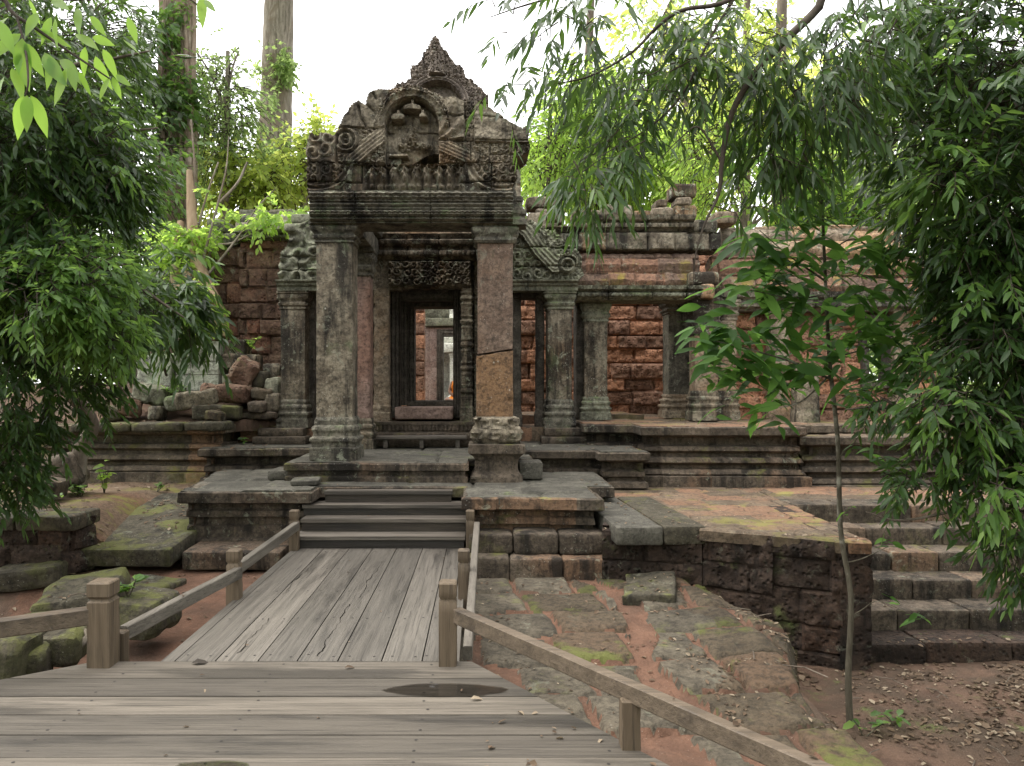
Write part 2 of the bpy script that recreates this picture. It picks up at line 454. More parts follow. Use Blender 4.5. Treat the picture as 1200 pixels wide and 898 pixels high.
# ------------------------------------------------------------------ materials
class NT:
    def __init__(s, name):
        s.m = bpy.data.materials.new(name); s.m.use_nodes = True; s.t = s.m.node_tree; s.t.nodes.clear()
        s.out = s.n('ShaderNodeOutputMaterial')
    def n(s, k, **kw):
        x = s.t.nodes.new(k)
        for a, b in kw.items(): setattr(x, a, b)
        return x
    def l(s, a, b): s.t.links.new(a, b)
    def val(s, v, sock):
        if hasattr(v, 'is_output') or isinstance(v, bpy.types.NodeSocket): s.l(v, sock)
        else: sock.default_value = v
    def noise(s, vec, scale, detail=5, rough=.6, dist=0):
        x = s.n('ShaderNodeTexNoise'); x.inputs['Scale'].default_value = scale; x.inputs['Detail'].default_value = detail
        x.inputs['Roughness'].default_value = rough; x.inputs['Distortion'].default_value = dist; s.l(vec, x.inputs['Vector']); return x.outputs['Fac']
    def vor(s, vec, scale, feat='F1'):
        x = s.n('ShaderNodeTexVoronoi', feature=feat); x.inputs['Scale'].default_value = scale; s.l(vec, x.inputs['Vector']); return x.outputs['Distance']
    def mapv(s, vec, sc):
        x = s.n('ShaderNodeMapping'); x.inputs['Scale'].default_value = sc; s.l(vec, x.inputs['Vector']); return x.outputs[0]
    def m_(s, op, a, b=0.0, c=None):
        x = s.n('ShaderNodeMath', operation=op); s.val(a, x.inputs[0]); s.val(b, x.inputs[1])
        if c is not None: s.val(c, x.inputs[2])
        return x.outputs[0]
    def rng(s, v, a, b, c=0.0, d=1.0):
        x = s.n('ShaderNodeMapRange', interpolation_type='SMOOTHSTEP'); s.val(v, x.inputs[0])
        for k, q in zip((1, 2, 3, 4), (a, b, c, d)): x.inputs[k].default_value = q
        return x.outputs[0]
    def mix(s, f, a, b, mode='MIX'):
        x = s.n('ShaderNodeMix', data_type='RGBA', blend_type=mode); s.val(f, x.inputs[0])
        for q, sock in ((a, x.inputs[6]), (b, x.inputs[7])):
            if isinstance(q, (tuple, list)): sock.default_value = (*q[:3], 1)
            else: s.l(q, sock)
        return x.outputs[2]
    def bump(s, h, strength=.5, dist=.02, prev=None):
        x = s.n('ShaderNodeBump'); x.inputs['Strength'].default_value = strength; x.inputs['Distance'].default_value = dist; s.l(h, x.inputs['Height'])
        if prev is not None: s.l(prev, x.inputs['Normal'])
        return x.outputs[0]
    def pbr(s, col, rough=.85, nrm=None, spec=.3):
        x = s.n('ShaderNodeBsdfPrincipled'); s.val(col if not isinstance(col, tuple) else (*col, 1), x.inputs['Base Color']); s.val(rough, x.inputs['Roughness']); x.inputs['Specular IOR Level'].default_value = spec
        if nrm is not None: s.l(nrm, x.inputs['Normal'])
        return x.outputs[0]
    def fin(s, sh): s.l(sh, s.out.inputs['Surface']); return s.m

def stone(name, dark, mid, light, warm, stain=.5, lichen=.4, moss=.4, warmth=.4, bmp=.8, pit=0.0, mosscol=(.075, .095, .028), specks=.5, rough=.88):
    t = NT(name); g = t.n('ShaderNodeNewGeometry'); P = g.outputs['Position']
    tint = t.n('ShaderNodeAttribute', attribute_name='tint').outputs['Fac']
    big = t.noise(P, .8, 5, .6, .4); med = t.noise(P, 4.5, 8, .68); fine = t.noise(P, 26, 6, .7)
    streak = t.noise(t.mapv(P, (4.5, 4.5, .55)), 1.0, 6, .65, .3)
    col = t.mix(t.rng(med, .36, .64), mid, light)
    wm = t.m_('ADD', t.m_('MULTIPLY', big, .7), t.m_('MULTIPLY', tint, .5))
    col = t.mix(t.rng(wm, .95 - warmth, 1.15 - warmth), col, warm)
    st = t.m_('ADD', t.m_('MULTIPLY', streak, .65), t.m_('MULTIPLY', big, .35))
    col = t.mix(t.m_('MULTIPLY', t.rng(st, .72 - .4 * stain, .80 - .34 * stain), .9), col, dark)
    col = t.mix(t.m_('MULTIPLY', t.rng(fine, .42, .68), .62), col, dark)
    col = t.mix(t.m_('MULTIPLY', t.rng(t.noise(P, 11, 7, .72, .6), .50, .62), .5), col, dark)
    lm = t.m_('MULTIPLY', t.rng(t.noise(P, 7.5, 9, .72, .5), .60 - .1 * lichen, .68 - .1 * lichen), t.rng(big, .38, .6))
    col = t.mix(t.m_('MULTIPLY', lm, .75 * min(1, lichen * 1.6)), col, (.30, .315, .24))
    sp = t.m_('MULTIPLY', t.rng(t.vor(t.mapv(P, (1, 1, .8)), 15), .19, .07), t.rng(t.noise(P, 2.6, 4, .6), .53, .66))
    sp = t.m_('MAXIMUM', sp, t.m_('MULTIPLY', t.rng(t.vor(P, 34), .20, .08), t.rng(t.noise(P, 3.7, 4, .6), .50, .62)))
    col = t.mix(t.m_('MULTIPLY', sp, specks * .75), col, (.52, .51, .45))
    nz = t.n('ShaderNodeSeparateXYZ'); t.l(g.outputs['Normal'], nz.inputs[0])
    up = t.rng(nz.outputs[2], -.2, .8, .30, 1)
    mm = t.m_('MULTIPLY', t.rng(t.noise(P, 2.1, 8, .7, .3), .66 - .3 * moss, .78 - .3 * moss), up)
    col = t.mix(t.m_('MULTIPLY', mm, .85), col, t.mix(med, mosscol, tuple(c * 1.9 for c in mosscol)))
    br = t.m_('ADD', t.m_('MULTIPLY', tint, .6), .7)
    bc = t.n('ShaderNodeCombineColor')
    for k in range(3): t.l(br, bc.inputs[k])
    col = t.mix(1.0, col, bc.outputs[0], 'MULTIPLY')
    h = t.m_('ADD', t.m_('MULTIPLY', med, .6), t.m_('MULTIPLY', fine, .5))
    if pit: h = t.m_('ADD', h, t.m_('MULTIPLY', t.rng(t.vor(P, 17), .0, .4), pit))
    b = t.bump(h, bmp, .04)
    b = t.bump(t.noise(P, 80, 4, .65), .5, .008, b)
    return t.fin(t.pbr(col, rough, b, .25))

def wood(name, axis, c1, c2, c3, stain=.5, wet=.0):
    t = NT(name); P = t.n('ShaderNodeNewGeometry').outputs['Position']
    tint = t.n('ShaderNodeAttribute', attribute_name='tint').outputs['Fac']
    off = t.n('ShaderNodeCombineXYZ')
    for k in range(3): t.l(t.m_('MULTIPLY', tint, 37.0 + 11 * k), off.inputs[k])
    va = t.n('ShaderNodeVectorMath', operation='ADD'); t.l(P, va.inputs[0]); t.l(off.outputs[0], va.inputs[1]); Q = va.outputs[0]
    sc = [22, 22, 22]; sc[axis] = 1.1
    s2 = [70, 70, 70]; s2[axis] = 1.6
    grain = t.noise(t.mapv(Q, tuple(sc)), 1, 7, .7, .6); fineg = t.noise(t.mapv(Q, tuple(s2)), 1, 5, .7, .3)
    s3 = [3.2, 3.2, 3.2]; s3[axis] = .45; s4 = [16, 16, 16]; s4[axis] = 1.8
    blot = t.noise(t.mapv(Q, tuple(s3)), 1, 6, .62, .2); blot2 = t.noise(t.mapv(Q, tuple(s4)), 1, 5, .65)
    col = t.mix(t.rng(grain, .3, .7), c1, c2)
    col = t.mix(t.m_('MULTIPLY', t.rng(fineg, .52, .68), .7), col, c3)
    col = t.mix(t.m_('MULTIPLY', t.rng(blot, .60 - .2 * stain, .72 - .2 * stain), .7), col, c3)
    col = t.mix(t.m_('MULTIPLY', t.rng(blot2, .62, .75), .4), col, c3)
    cr = t.m_('ADD', t.m_('MULTIPLY', tint, .55), .72); bc = t.n('ShaderNodeCombineColor')
    for k in range(3): t.l(cr, bc.inputs[k])
    col = t.mix(1.0, col, bc.outputs[0], 'MULTIPLY')
    h = t.m_('ADD', t.m_('MULTIPLY', grain, .8), t.m_('MULTIPLY', fineg, -1.0))
    rough = t.rng(blot, .3, .7, .75, .5 - wet)
    return t.fin(t.pbr(col, rough, t.bump(h, .55, .008), .35))

def leafm(name, c1, c2, c3, trans=.35, rough=.42, spec=.4):
    t = NT(name); tint = t.n('ShaderNodeAttribute', attribute_name='tint').outputs['Fac']
    P = t.n('ShaderNodeNewGeometry').outputs['Position']
    v = t.m_('ADD', t.m_('MULTIPLY', tint, .85), t.m_('MULTIPLY', t.noise(P, 1.2, 3), .2))
    col = t.mix(t.rng(v, .1, .6), c1, c2); col = t.mix(t.rng(v, .72, .95), col, c3)
    col = t.mix(t.m_('MULTIPLY', t.noise(P, 40, 3), .3), col, tuple(c * .55 for c in c1))
    a = t.pbr(col, rough, None, spec)
    tr = t.n('ShaderNodeBsdfTranslucent'); t.l(t.mix(.75, col, tuple(min(1, c * 2.4) for c in c3)), tr.inputs['Color'])
    mx = t.n('ShaderNodeMixShader'); mx.inputs[0].default_value = trans; t.l(a, mx.inputs[1]); t.l(tr.outputs[0], mx.inputs[2])
    return t.fin(mx.outputs[0])

def barkm(name, c1, c2, c3, patch=.4, sc=1.0, mossy=.3):
    t = NT(name); P = t.n('ShaderNodeNewGeometry').outputs['Position']
    g = t.noise(t.mapv(P, (9 * sc, 9 * sc, 1.4 * sc)), 1, 7, .7, .6); b = t.noise(P, 1.1 * sc, 6, .65, .5); f = t.noise(P, 14 * sc, 5, .7)
    col = t.mix(t.rng(g, .3, .7), c1, c2); col = t.mix(t.m_('MULTIPLY', t.rng(b, .6 - .15 * patch, .7 - .1 * patch), .85), col, c3)
    col = t.mix(t.m_('MULTIPLY', t.rng(f, .55, .75), mossy), col, (.09, .11, .05))
    return t.fin(t.pbr(col, .9, t.bump(t.m_('ADD', g, t.m_('MULTIPLY', f, .5)), .7, .03 / sc), .2))

def groundm(name, c1, c2, c3, green=(.075, .095, .03), gr=.3):
    t = NT(name); P = t.n('ShaderNodeNewGeometry').outputs['Position']
    big = t.noise(P, .7, 6, .65, .4); med = t.noise(P, 5, 8, .7); fine = t.noise(P, 45, 5, .7); peb = t.vor(P, 38)
    col = t.mix(t.rng(med, .33, .66), c1, c2); col = t.mix(t.m_('MULTIPLY', t.rng(big, .45, .62), .8), col, c3)
    col = t.mix(t.m_('MULTIPLY', t.rng(fine, .55, .72), .5), col, tuple(c * .4 for c in c1))
    col = t.mix(t.m_('MULTIPLY', t.rng(t.noise(P, 1.6, 8, .72), .68 - .25 * gr, .78 - .25 * gr), .75), col, t.mix(fine, green, tuple(c * 1.8 for c in green)))
    col = t.mix(t.m_('MULTIPLY', t.rng(peb, .12, .06), .5), col, (.35, .30, .24))
    h = t.m_('ADD', t.m_('MULTIPLY', med, 1.2), t.m_('ADD', t.m_('MULTIPLY', fine, .45), t.m_('MULTIPLY', peb, -.3)))
    return t.fin(t.pbr(col, .92, t.bump(h, .7, .03), .2))

def plain(name, col, rough=.8):
    t = NT(name); P = t.n('ShaderNodeNewGeometry').outputs['Position']
    c = t.mix(t.noise(P, 18, 5), tuple(x * .65 for x in col), tuple(min(1, x * 1.2) for x in col))
    return t.fin(t.pbr(c, rough, t.bump(t.noise(P, 60, 4), .2, .005)))

S_DARK = (.020, .019, .017)
SAND = stone('weathered_sandstone', (.016, .014, .012), (.135, .110, .080), (.31, .268, .20), (.25, .16, .093), stain=.66, lichen=.60, moss=.30, warmth=.36, specks=1.0, mosscol=(.075, .10, .045))
SANDG = stone('lichened_sandstone', (.024, .023, .02), (.115, .112, .082), (.27, .27, .20), (.18, .135, .09), stain=.5, lichen=.8, moss=.45, warmth=.25, mosscol=(.10, .135, .055), specks=.8)
SANDD = stone('dark_sandstone', (.016, .015, .014), (.098, .09, .073), (.235, .215, .168), (.175, .122, .078), stain=.58, lichen=.58, moss=.38, warmth=.32, specks=.9, mosscol=(.08, .115, .05))
FRAME = stone('blackened_frame_stone', (.018, .016, .014), (.062, .054, .044), (.135, .118, .096), (.12, .088, .06), stain=.5, lichen=.2, moss=.08, warmth=.25, specks=.25)
SANDW = stone('warm_sandstone', (.03, .025, .02), (.19, .15, .108), (.36, .30, .225), (.30, .19, .11), stain=.45, lichen=.35, moss=.15, warmth=.42, specks=.7)
PINK = stone('pink_sandstone', (.05, .034, .029), (.21, .145, .12), (.33, .235, .20), (.28, .165, .125), stain=.25, lichen=.2, moss=.1, warmth=.4, specks=.3)
REDP = stone('red_brown_sandstone', (.025, .02, .017), (.135, .092, .069), (.22, .16, .122), (.225, .135, .08), stain=.46, lichen=.35, moss=.16, warmth=.38, specks=.9)
LAT = stone('laterite', (.05, .028, .021), (.24, .128, .085), (.46, .275, .19), (.44, .225, .135), stain=.30, lichen=.3, moss=.12, warmth=.42, bmp=1.0, pit=.9, specks=.1)
LATD = stone('old_laterite', (.035, .023, .018), (.125, .07, .05), (.20, .13, .09), (.18, .085, .055), stain=.42, lichen=.45, moss=.25, warmth=.35, bmp=.9, pit=.6, specks=.15)
LATW = stone('dark_laterite', (.010, .008, .007), (.033, .022, .017), (.066, .044, .033), (.055, .032, .022), stain=.5, lichen=.25, moss=.25, warmth=.3, bmp=1.0, pit=.8, specks=.1)  # much darker laterite tone for the retaining walls and the bottom step
BASE = stone('plinth_stone', (.014, .012, .010), (.072, .057, .043), (.14, .11, .083), (.15, .092, .058), stain=.58, lichen=.35, moss=.34, warmth=.30, mosscol=(.085, .085, .025))
TOP = stone('slab_paving', (.024, .022, .019), (.062, .058, .048), (.118, .11, .09), (.105, .083, .06), stain=.32, lichen=.25, moss=.22, warmth=.2, rough=.8)
TERR = stone('terrace_paving', (.035, .029, .023), (.115, .082, .056), (.18, .134, .092), (.17, .096, .06), stain=.22, lichen=.2, moss=.42, warmth=.42, mosscol=(.11, .10, .03))
MOSSY = stone('mossy_block', (.014, .013, .010), (.050, .043, .030), (.095, .083, .06), (.085, .056, .036), stain=.45, lichen=.3, moss=.60, warmth=.25, mosscol=(.075, .078, .024))
PALE = stone('pale_carved_stone', (.06, .058, .05), (.29, .30, .25), (.44, .46, .38), (.27, .24, .20), stain=.3, lichen=.7, moss=.5, warmth=.2, mosscol=(.16, .22, .10))
WDECK = wood('weathered_deck_boards', 0, (.066, .056, .045), (.120, .103, .084), (.018, .015, .012), .52)
WRAMP = wood('weathered_ramp_boards', 1, (.078, .069, .058), (.138, .122, .104), (.022, .019, .016), .28)
WSTEP = wood('dark_step_boards', 0, (.066, .055, .045), (.135, .116, .097), (.022, .019, .016), .4)
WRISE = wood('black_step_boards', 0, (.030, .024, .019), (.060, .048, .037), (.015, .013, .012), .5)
WPOST = wood('brown_post_wood', 2, (.078, .056, .036), (.135, .10, .067), (.03, .022, .016), .4)
WRAIL = wood('brown_rail_wood', 0, (.078, .058, .04), (.135, .102, .073), (.034, .026, .02), .4)
WRAILY = wood('grey_rail_wood', 1, (.085, .074, .061), (.155, .137, .115), (.036, .03, .025), .35)
NAIL = plain('rusty_nail', (.03, .026, .024), .6)
DIRT = groundm('red_earth', (.098, .054, .037), (.15, .082, .055), (.068, .045, .033), gr=.16)
DIRT2 = groundm('forest_floor', (.075, .047, .034), (.12, .075, .053), (.055, .042, .03), gr=.42)
L_DARK = leafm('dark_glossy_leaf', (.007, .018, .006), (.026, .060, .014), (.115, .20, .034), .22, .42, .28)
L_MID = leafm('green_leaf', (.024, .058, .014), (.068, .145, .026), (.16, .26, .05), .42, .45)
L_BRIGHT = leafm('sunlit_leaf', (.10, .19, .03), (.19, .31, .05), (.30, .42, .08), .6, .5)
L_YEL = leafm('yellow_green_leaf', (.13, .21, .04), (.24, .35, .065), (.38, .46, .10), .62, .55)
L_SAP = leafm('broad_sapling_leaf', (.014, .040, .008), (.040, .098, .018), (.10, .20, .035), .34, .55, .15)
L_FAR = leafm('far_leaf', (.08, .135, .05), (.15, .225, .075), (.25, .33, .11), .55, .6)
L_DEAD = leafm('dead_leaf', (.055, .036, .024), (.13, .088, .058), (.29, .235, .17), .1, .7, .2)
PINKL = stone('sunlit_pink_stone', (.09, .06, .05), (.38, .26, .22), (.52, .40, .35), (.45, .27, .20), stain=.15, lichen=.2, moss=.1, warmth=.35, specks=.2)  # lighter copy of the pink stone: daylight in the passage painted into the colour
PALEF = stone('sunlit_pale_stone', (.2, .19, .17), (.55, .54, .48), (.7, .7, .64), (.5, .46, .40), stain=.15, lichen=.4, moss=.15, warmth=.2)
BARK = barkm('grey_brown_bark', (.075, .06, .047), (.16, .13, .105), (.22, .19, .155))
BARKR = barkm('red_brown_bark', (.15, .11, .08), (.30, .235, .18), (.36, .31, .25), .5, 1.0, .35)
BARKP = barkm('pale_mottled_bark', (.10, .085, .065), (.33, .29, .24), (.17, .135, .10), .7, 1.3, .55)
BARKD = barkm('dark_twig_bark', (.035, .028, .022), (.075, .06, .048), (.10, .09, .07))
BARKS = barkm('mottled_sapling_bark', (.045, .038, .027), (.10, .088, .065), (.24, .23, .19), .6, 3, .3)
ROOT = barkm('tan_root_bark', (.22, .155, .10), (.34, .255, .175), (.28, .24, .19), .4, 1, .15)

# ================================================================== THE TEMPLE
temple = thing('stone_temple', (AX, 11.0, .72), 'old carved stone temple with a pillared porch and tall crumbling gable', 'temple')

def scrolls(u, v, c, s=0, k=2.2):
    """a field of carved spirals of cell size c, between 0 and 1"""
    iu, iv = np.floor(u / c), np.floor(v / c)
    best = np.zeros(np.shape(u))
    for a in (-1, 0, 1):
        for b in (-1, 0, 1):
            cx, cy = iu + a, iv + b; j = _h(cx, cy, np.zeros_like(cx), s)
            ox = (cx + .3 + .4 * j) * c; oy = (cy + .3 + .4 * _h(cx, cy, np.ones_like(cx), s)) * c
            dx, dy = u - ox, v - oy; r = np.hypot(dx, dy) / c; th = np.arctan2(dy, dx)
            w = .5 + .5 * np.cos(2 * math.pi * r * k - np.where(j > .5, 1, -1) * th + 6 * j)
            best = np.maximum(best, w * sstep(.78, .35, r))
    return best

def carve_fol(u, v, c=.1, s=0):
    f1, f2, _ = worley(u / c * 1.7, v / c * 1.7, s + 3)
    return .65 * scrolls(u, v, c, s) + .35 * sstep(.02, .25, f2 - f1)

def beads(u, p): return np.abs(np.sin(math.pi * u / p))
def joints(x, z, lines, w=.008):
    g = np.zeros(np.shape(x))
    for l in lines: g = np.maximum(g, np.exp(-(dseg(x, z, l) / w) ** 2))
    return g
def rough(x, z, a=.006, s=0): return 2 * a * fb2(x * 8, z * 8, 4, s) + a * fb2(x * 30, z * 30, 2, s + 1)

def pillar(kind, cx, cy, half, z0, z1, zb, zc, mat, capmat, basemat, seed, label=None, d=1.0, carved=False, res=.03):
    """shaft from zb to zc, moulded base z0..zb, capital zc..z1; base and capital are its sub-parts"""
    mb = MB()
    cv = None
    if carved: cv = lambda s, z, h: .012 * carve_fol((s % 1 - .5) * 2 * h + np.floor(s) * 3, z, .07, seed) - .006
    stack(mb, cx, cy, [(half, zb - .01), (half, zc + .01)], n=10 if not carved else 16, res=.03 if not carved else .018, amp=.007, rnd=.018, seed=seed, asp=d, cap=False, carve=cv)
    sh = mb.build(kind, mat, temple)
    if label: sh['label'] = label
    H = zb - z0; h = half; mb = MB()
    stack(mb, cx, cy, [(h * 1.32, z0), (h * 1.32, z0 + .30 * H), (h * 1.22, z0 + .32 * H), (h * 1.22, z0 + .40 * H), (h * 1.30, z0 + .46 * H), (h * 1.30, z0 + .52 * H), (h * 1.14, z0 + .57 * H),
                       (h * 1.14, z0 + .64 * H), (h * 1.22, z0 + .70 * H), (h * 1.20, z0 + .77 * H), (h * 1.07, z0 + .82 * H), (h * 1.10, z0 + .92 * H), (h * 1.01, z0 + H)],
          n=12, res=.02, amp=.008, seed=seed + 1, asp=d, carve=lambda s, z, hh: .007 * beads(s * hh * 2, .05) * (z > z0 + .45 * H))
    mb.build('base', basemat, sh)
    H = z1 - zc; mb = MB()
    stack(mb, cx, cy, [(h * 1.01, zc), (h * 1.10, zc + .05 * H), (h * 1.05, zc + .15 * H), (h * 1.16, zc + .25 * H), (h * 1.19, zc + .36 * H), (h * 1.08, zc + .42 * H), (h * 1.10, zc + .50 * H), (h * 1.26, zc + .62 * H),
                       (h * 1.32, zc + .78 * H), (h * 1.22, zc + .82 * H), (h * 1.34, zc + .88 * H), (h * 1.34, z1)],
          n=12, res=.02, amp=.008, seed=seed + 2, asp=d, carve=lambda s, z, hh: .010 * beads(s * hh * 2, .06) * (z > zc + .2 * H))
    mb.build('capital', capmat, sh)
    return sh

# ---------------- the porch: two tall pillars in front, two slimmer ones behind
YP = 9.085
xl, xr = X(391.5, YP), X(580.5, YP)
pillar('porch_pillar', xl, 9.30, .215, .715, Z(261, YP), 1.24, Z(285, YP), SAND, SANDD, SANDD, 1, 'grey lichen spotted pillar on a tall square base')
# the right one is broken: two shaft pieces, a displaced carved collar, a flared pedestal
mb = MB(); zcr = Z(413, YP)
def skew(s, z, h): return 0 * s
stack(mb, xr, 9.30, [(.208, zcr + .012), (.21, Z(285, YP) + .01)], n=10, res=.03, amp=.007, rnd=.018, seed=5, cap=True)
sh = mb.build('porch_pillar', REDP, temple); sh['label'] = 'red brown pillar with a crack across it on a flared pedestal'
mb = MB(); stack(mb, xr - .006, 9.30, [(.218, Z(493, YP)), (.216, zcr - .012)], n=12, res=.025, amp=.009, rnd=.02, seed=6, cap=True)
V = mb.v[0]; top = V[:, 2] > zcr - .06; V[top, 2] += (V[top, 0] - xr) * .16; low = mb.build('lower_shaft', stone('orange_brown_sandstone', (.025, .02, .017), (.145, .098, .068), (.225, .16, .113), (.235, .14, .076), stain=.42, lichen=.2, moss=.12, warmth=.55, specks=.8), sh)
me = sh.data
for v in me.vertices:
    if v.co.z + .72 < zcr + .07: v.co.z += (v.co.x + AX - xr) * .16
mb = MB(); stack(mb, xr, 9.30, [(.22, Z(285, YP)), (.25, Z(282, YP)), (.235, Z(278, YP)), (.27, Z(273, YP)), (.28, Z(268, YP)), (.25, Z(266, YP)), (.29, Z(261, YP))], n=12, res=.02, amp=.009, seed=8, carve=lambda s, z, h: .01 * beads(s * h * 2, .06))
mb.build('capital', SANDD, sh)
mb = MB(); zb = Z(522, 8.9)
stack(mb, xr + .015, 9.22, [(.245, zb), (.28, zb + .06), (.285, zb + .14), (.24, zb + .22), (.25, zb + .30), (.21, zb + .325)], n=16, res=.018, amp=.03, rnd=.05, seed=9, carve=lambda s, z, h: .03 * scrolls(s * .5, z, .16, 4))
mb.build('collar', SAND, sh)
mb = MB()
stack(mb, xr + .01, 9.12, [(.305, .49), (.30, .56), (.255, .62), (.25, .74), (.275, .79), (.325, .83), (.325, zb + .01)], n=10, res=.025, amp=.012, rnd=.03, seed=10)
mb.build('pedestal', BASE, sh)
pillar('rear_pillar', xl + .01, 11.0, .165, .715, 3.55, 1.15, 3.15, PINK, SANDD, SAND, 21, 'pink pillar behind the left porch pillar')
pillar('rear_pillar', xr, 11.0, .165, .715, 3.55, 1.15, 3.15, REDP, SANDD, SAND, 24)
for sx, sd_ in ((xl, 31), (xr, 33)):                     # side beams from the front pillars to the wall
    mb = MB(); box(mb, sx - .21, sx + .21, 9.45, 11.78, 3.56, 3.80, .15, .012, .03, .5, sd_); box(mb, sx - .27, sx + .27, 9.5, 11.7, 3.806, 4.05, .15, .015, .04, .3, sd_ + 1)
    mb.build('side_beam', SANDD, temple)

# ---------------- porch front: moulded architrave, frieze of figures, gable
YA = 8.98
xa0, xa1 = X(364, YA), X(601, YA)
za, zbb = Z(261.5, YA), Z(226, YA)
ARCH_PROF = [(0, .0), (.04, .0), (.05, .05), (.10, .06), (.12, .02), (.20, .015), (.22, .06), (.34, .08), (.40, .03), (.46, .05), (.60, .09), (.64, .05), (.74, .07), (.80, .10), (.90, .12), (1, .10)]
def arch_h(x, z):
    t = (z - za) / (zbb - za)
    h = np.interp(t, [p[0] for p in ARCH_PROF], [p[1] for p in ARCH_PROF])
    h = h + .012 * np.cos(t * 2 * math.pi * 9) + .03 * beads(x, .06) * sstep(.22, .25, t) * sstep(.40, .37, t) + .035 * beads(x + .02, .10) * sstep(.64, .68, t) * sstep(.99, .9, t) + .022 * beads(x, .045) * sstep(.07, .09, t) * sstep(.2, .17, t)
    worn = sstep(.05, .3, fb2(x * 2.2, z * 5, 3, 4))
    return h * (1 - .35 * worn) + rough(x, z, .008, 3) - .04 * joints(x, z, [[(X(505, YA), za), (X(505, YA), zbb)], [(X(415, YA), za), (X(418, YA), zbb)]]), .35 + .3 * (fb2(x * .8, z, 2, 8) + .5)
mb = MB(); wall(mb, xa0, xa1, za, zbb, YA, arch_h, .013, .52, None, 0, True)
mb.build('architrave', SANDD, temple)
# corner blocks over the capitals
for a, b, c, d, sd_ in ((584, 617, 243, 262, 41), (588, 613, 228, 244, 42), (582, 604, 205, 227, 43), (362, 386, 244, 262, 45)):
    mb = MB(); x0, x1 = X(a, 8.95), X(b, 8.95); z0, z1 = Z(c + (d - c), 8.95), Z(c, 8.95)
    stack(mb, (x0 + x1) / 2, 9.17, [((x1 - x0) / 2, z0 + .002), ((x1 - x0) / 2 * .98, z0 + (z1 - z0) * .35), ((x1 - x0) / 2 * .88, z0 + (z1 - z0) * .42), ((x1 - x0) / 2 * .88, z0 + (z1 - z0) * .6), ((x1 - x0) / 2, z0 + (z1 - z0) * .7), ((x1 - x0) / 2, z1)], n=12, res=.015, amp=.01, seed=sd_, carve=lambda s, z, h: .012 * scrolls(s * .3, z, .09, 3))
    mb.build('corner_block', SANDD, temple)

YF = 9.0
def fz(x): return 563 + np.asarray(x) * F / YF
def fy(z): return 453 - (np.asarray(z) - EYE) * F / YF
FR = [(361, 227), (361, 193), (604, 193), (606, 206), (598, 227)]
FRP = PX(FR, YF)
def frieze_h(x, z):
    px, py = fz(x), fy(z)
    mid = sstep(426, 432, px) * sstep(545, 539, px)
    # little figures in a row, two tiers
    c = 13.0; u = (px - 430) % c - c / 2; k = np.floor((px - 430) / c)
    jit = (_h(k, np.zeros_like(k), np.zeros_like(k), 5) - .5) * 3
    fig = np.exp(-((u - jit) / 3.2) ** 2 - ((py - 209) / 6) ** 2) + np.exp(-((u - jit) / 2.2) ** 2 - ((py - 200.5) / 2.4) ** 2) + .7 * np.exp(-((u + 4) / 2.5) ** 2 - ((py - 204) / 2.5) ** 2)
    row2 = beads(px, 9) * np.exp(-((py - 219) / 3) ** 2)
    top = scrolls(x, z, .085, 2) * sstep(203, 198, py)
    h = mid * (.17 * np.minimum(fig, 1) - .05 + .09 * row2 + .10 * top + .03 * sstep(222, 226, py))
    # quarter circle of scrolls at both ends
    for ex, sgn in ((372, 1), (588, -1)):
        r = np.hypot((px - ex) * sgn, (py - 192) * 1.25)
        ring = np.exp(-((r - 41) / 3.0) ** 2) + .8 * np.exp(-((r - 34) / 2.0) ** 2)
        e = (1 - mid) * (((px - ex) * sgn) < 62)
        h = h + e * (.07 * ring + .06 * sstep(33, 30, r) * scrolls(x, z, .11, 7 + sgn) + .04 * sstep(40, 20, r))
    h = h - .05 * joints(px, py, [[(424, 193), (424, 214)], [(361, 214), (424, 214)], [(390, 193), (390, 214)], [(540, 214), (604, 214)], [(548, 193), (548, 214)], [(576, 193), (576, 227)]], .8)
    return h + rough(x, z, .012, 9), .35 + .5 * (fb2(x * 1.3, z * 1.3, 2, 4) + .4)
mb = MB(); xs = [p[0] for p in FRP]; zs = [p[1] for p in FRP]
wall(mb, min(xs), max(xs), min(zs), max(zs), YF, frieze_h, .012, .5, lambda x, z: inside(FRP, x, z), 0, True)
mb.build('figure_frieze', SAND, temple)

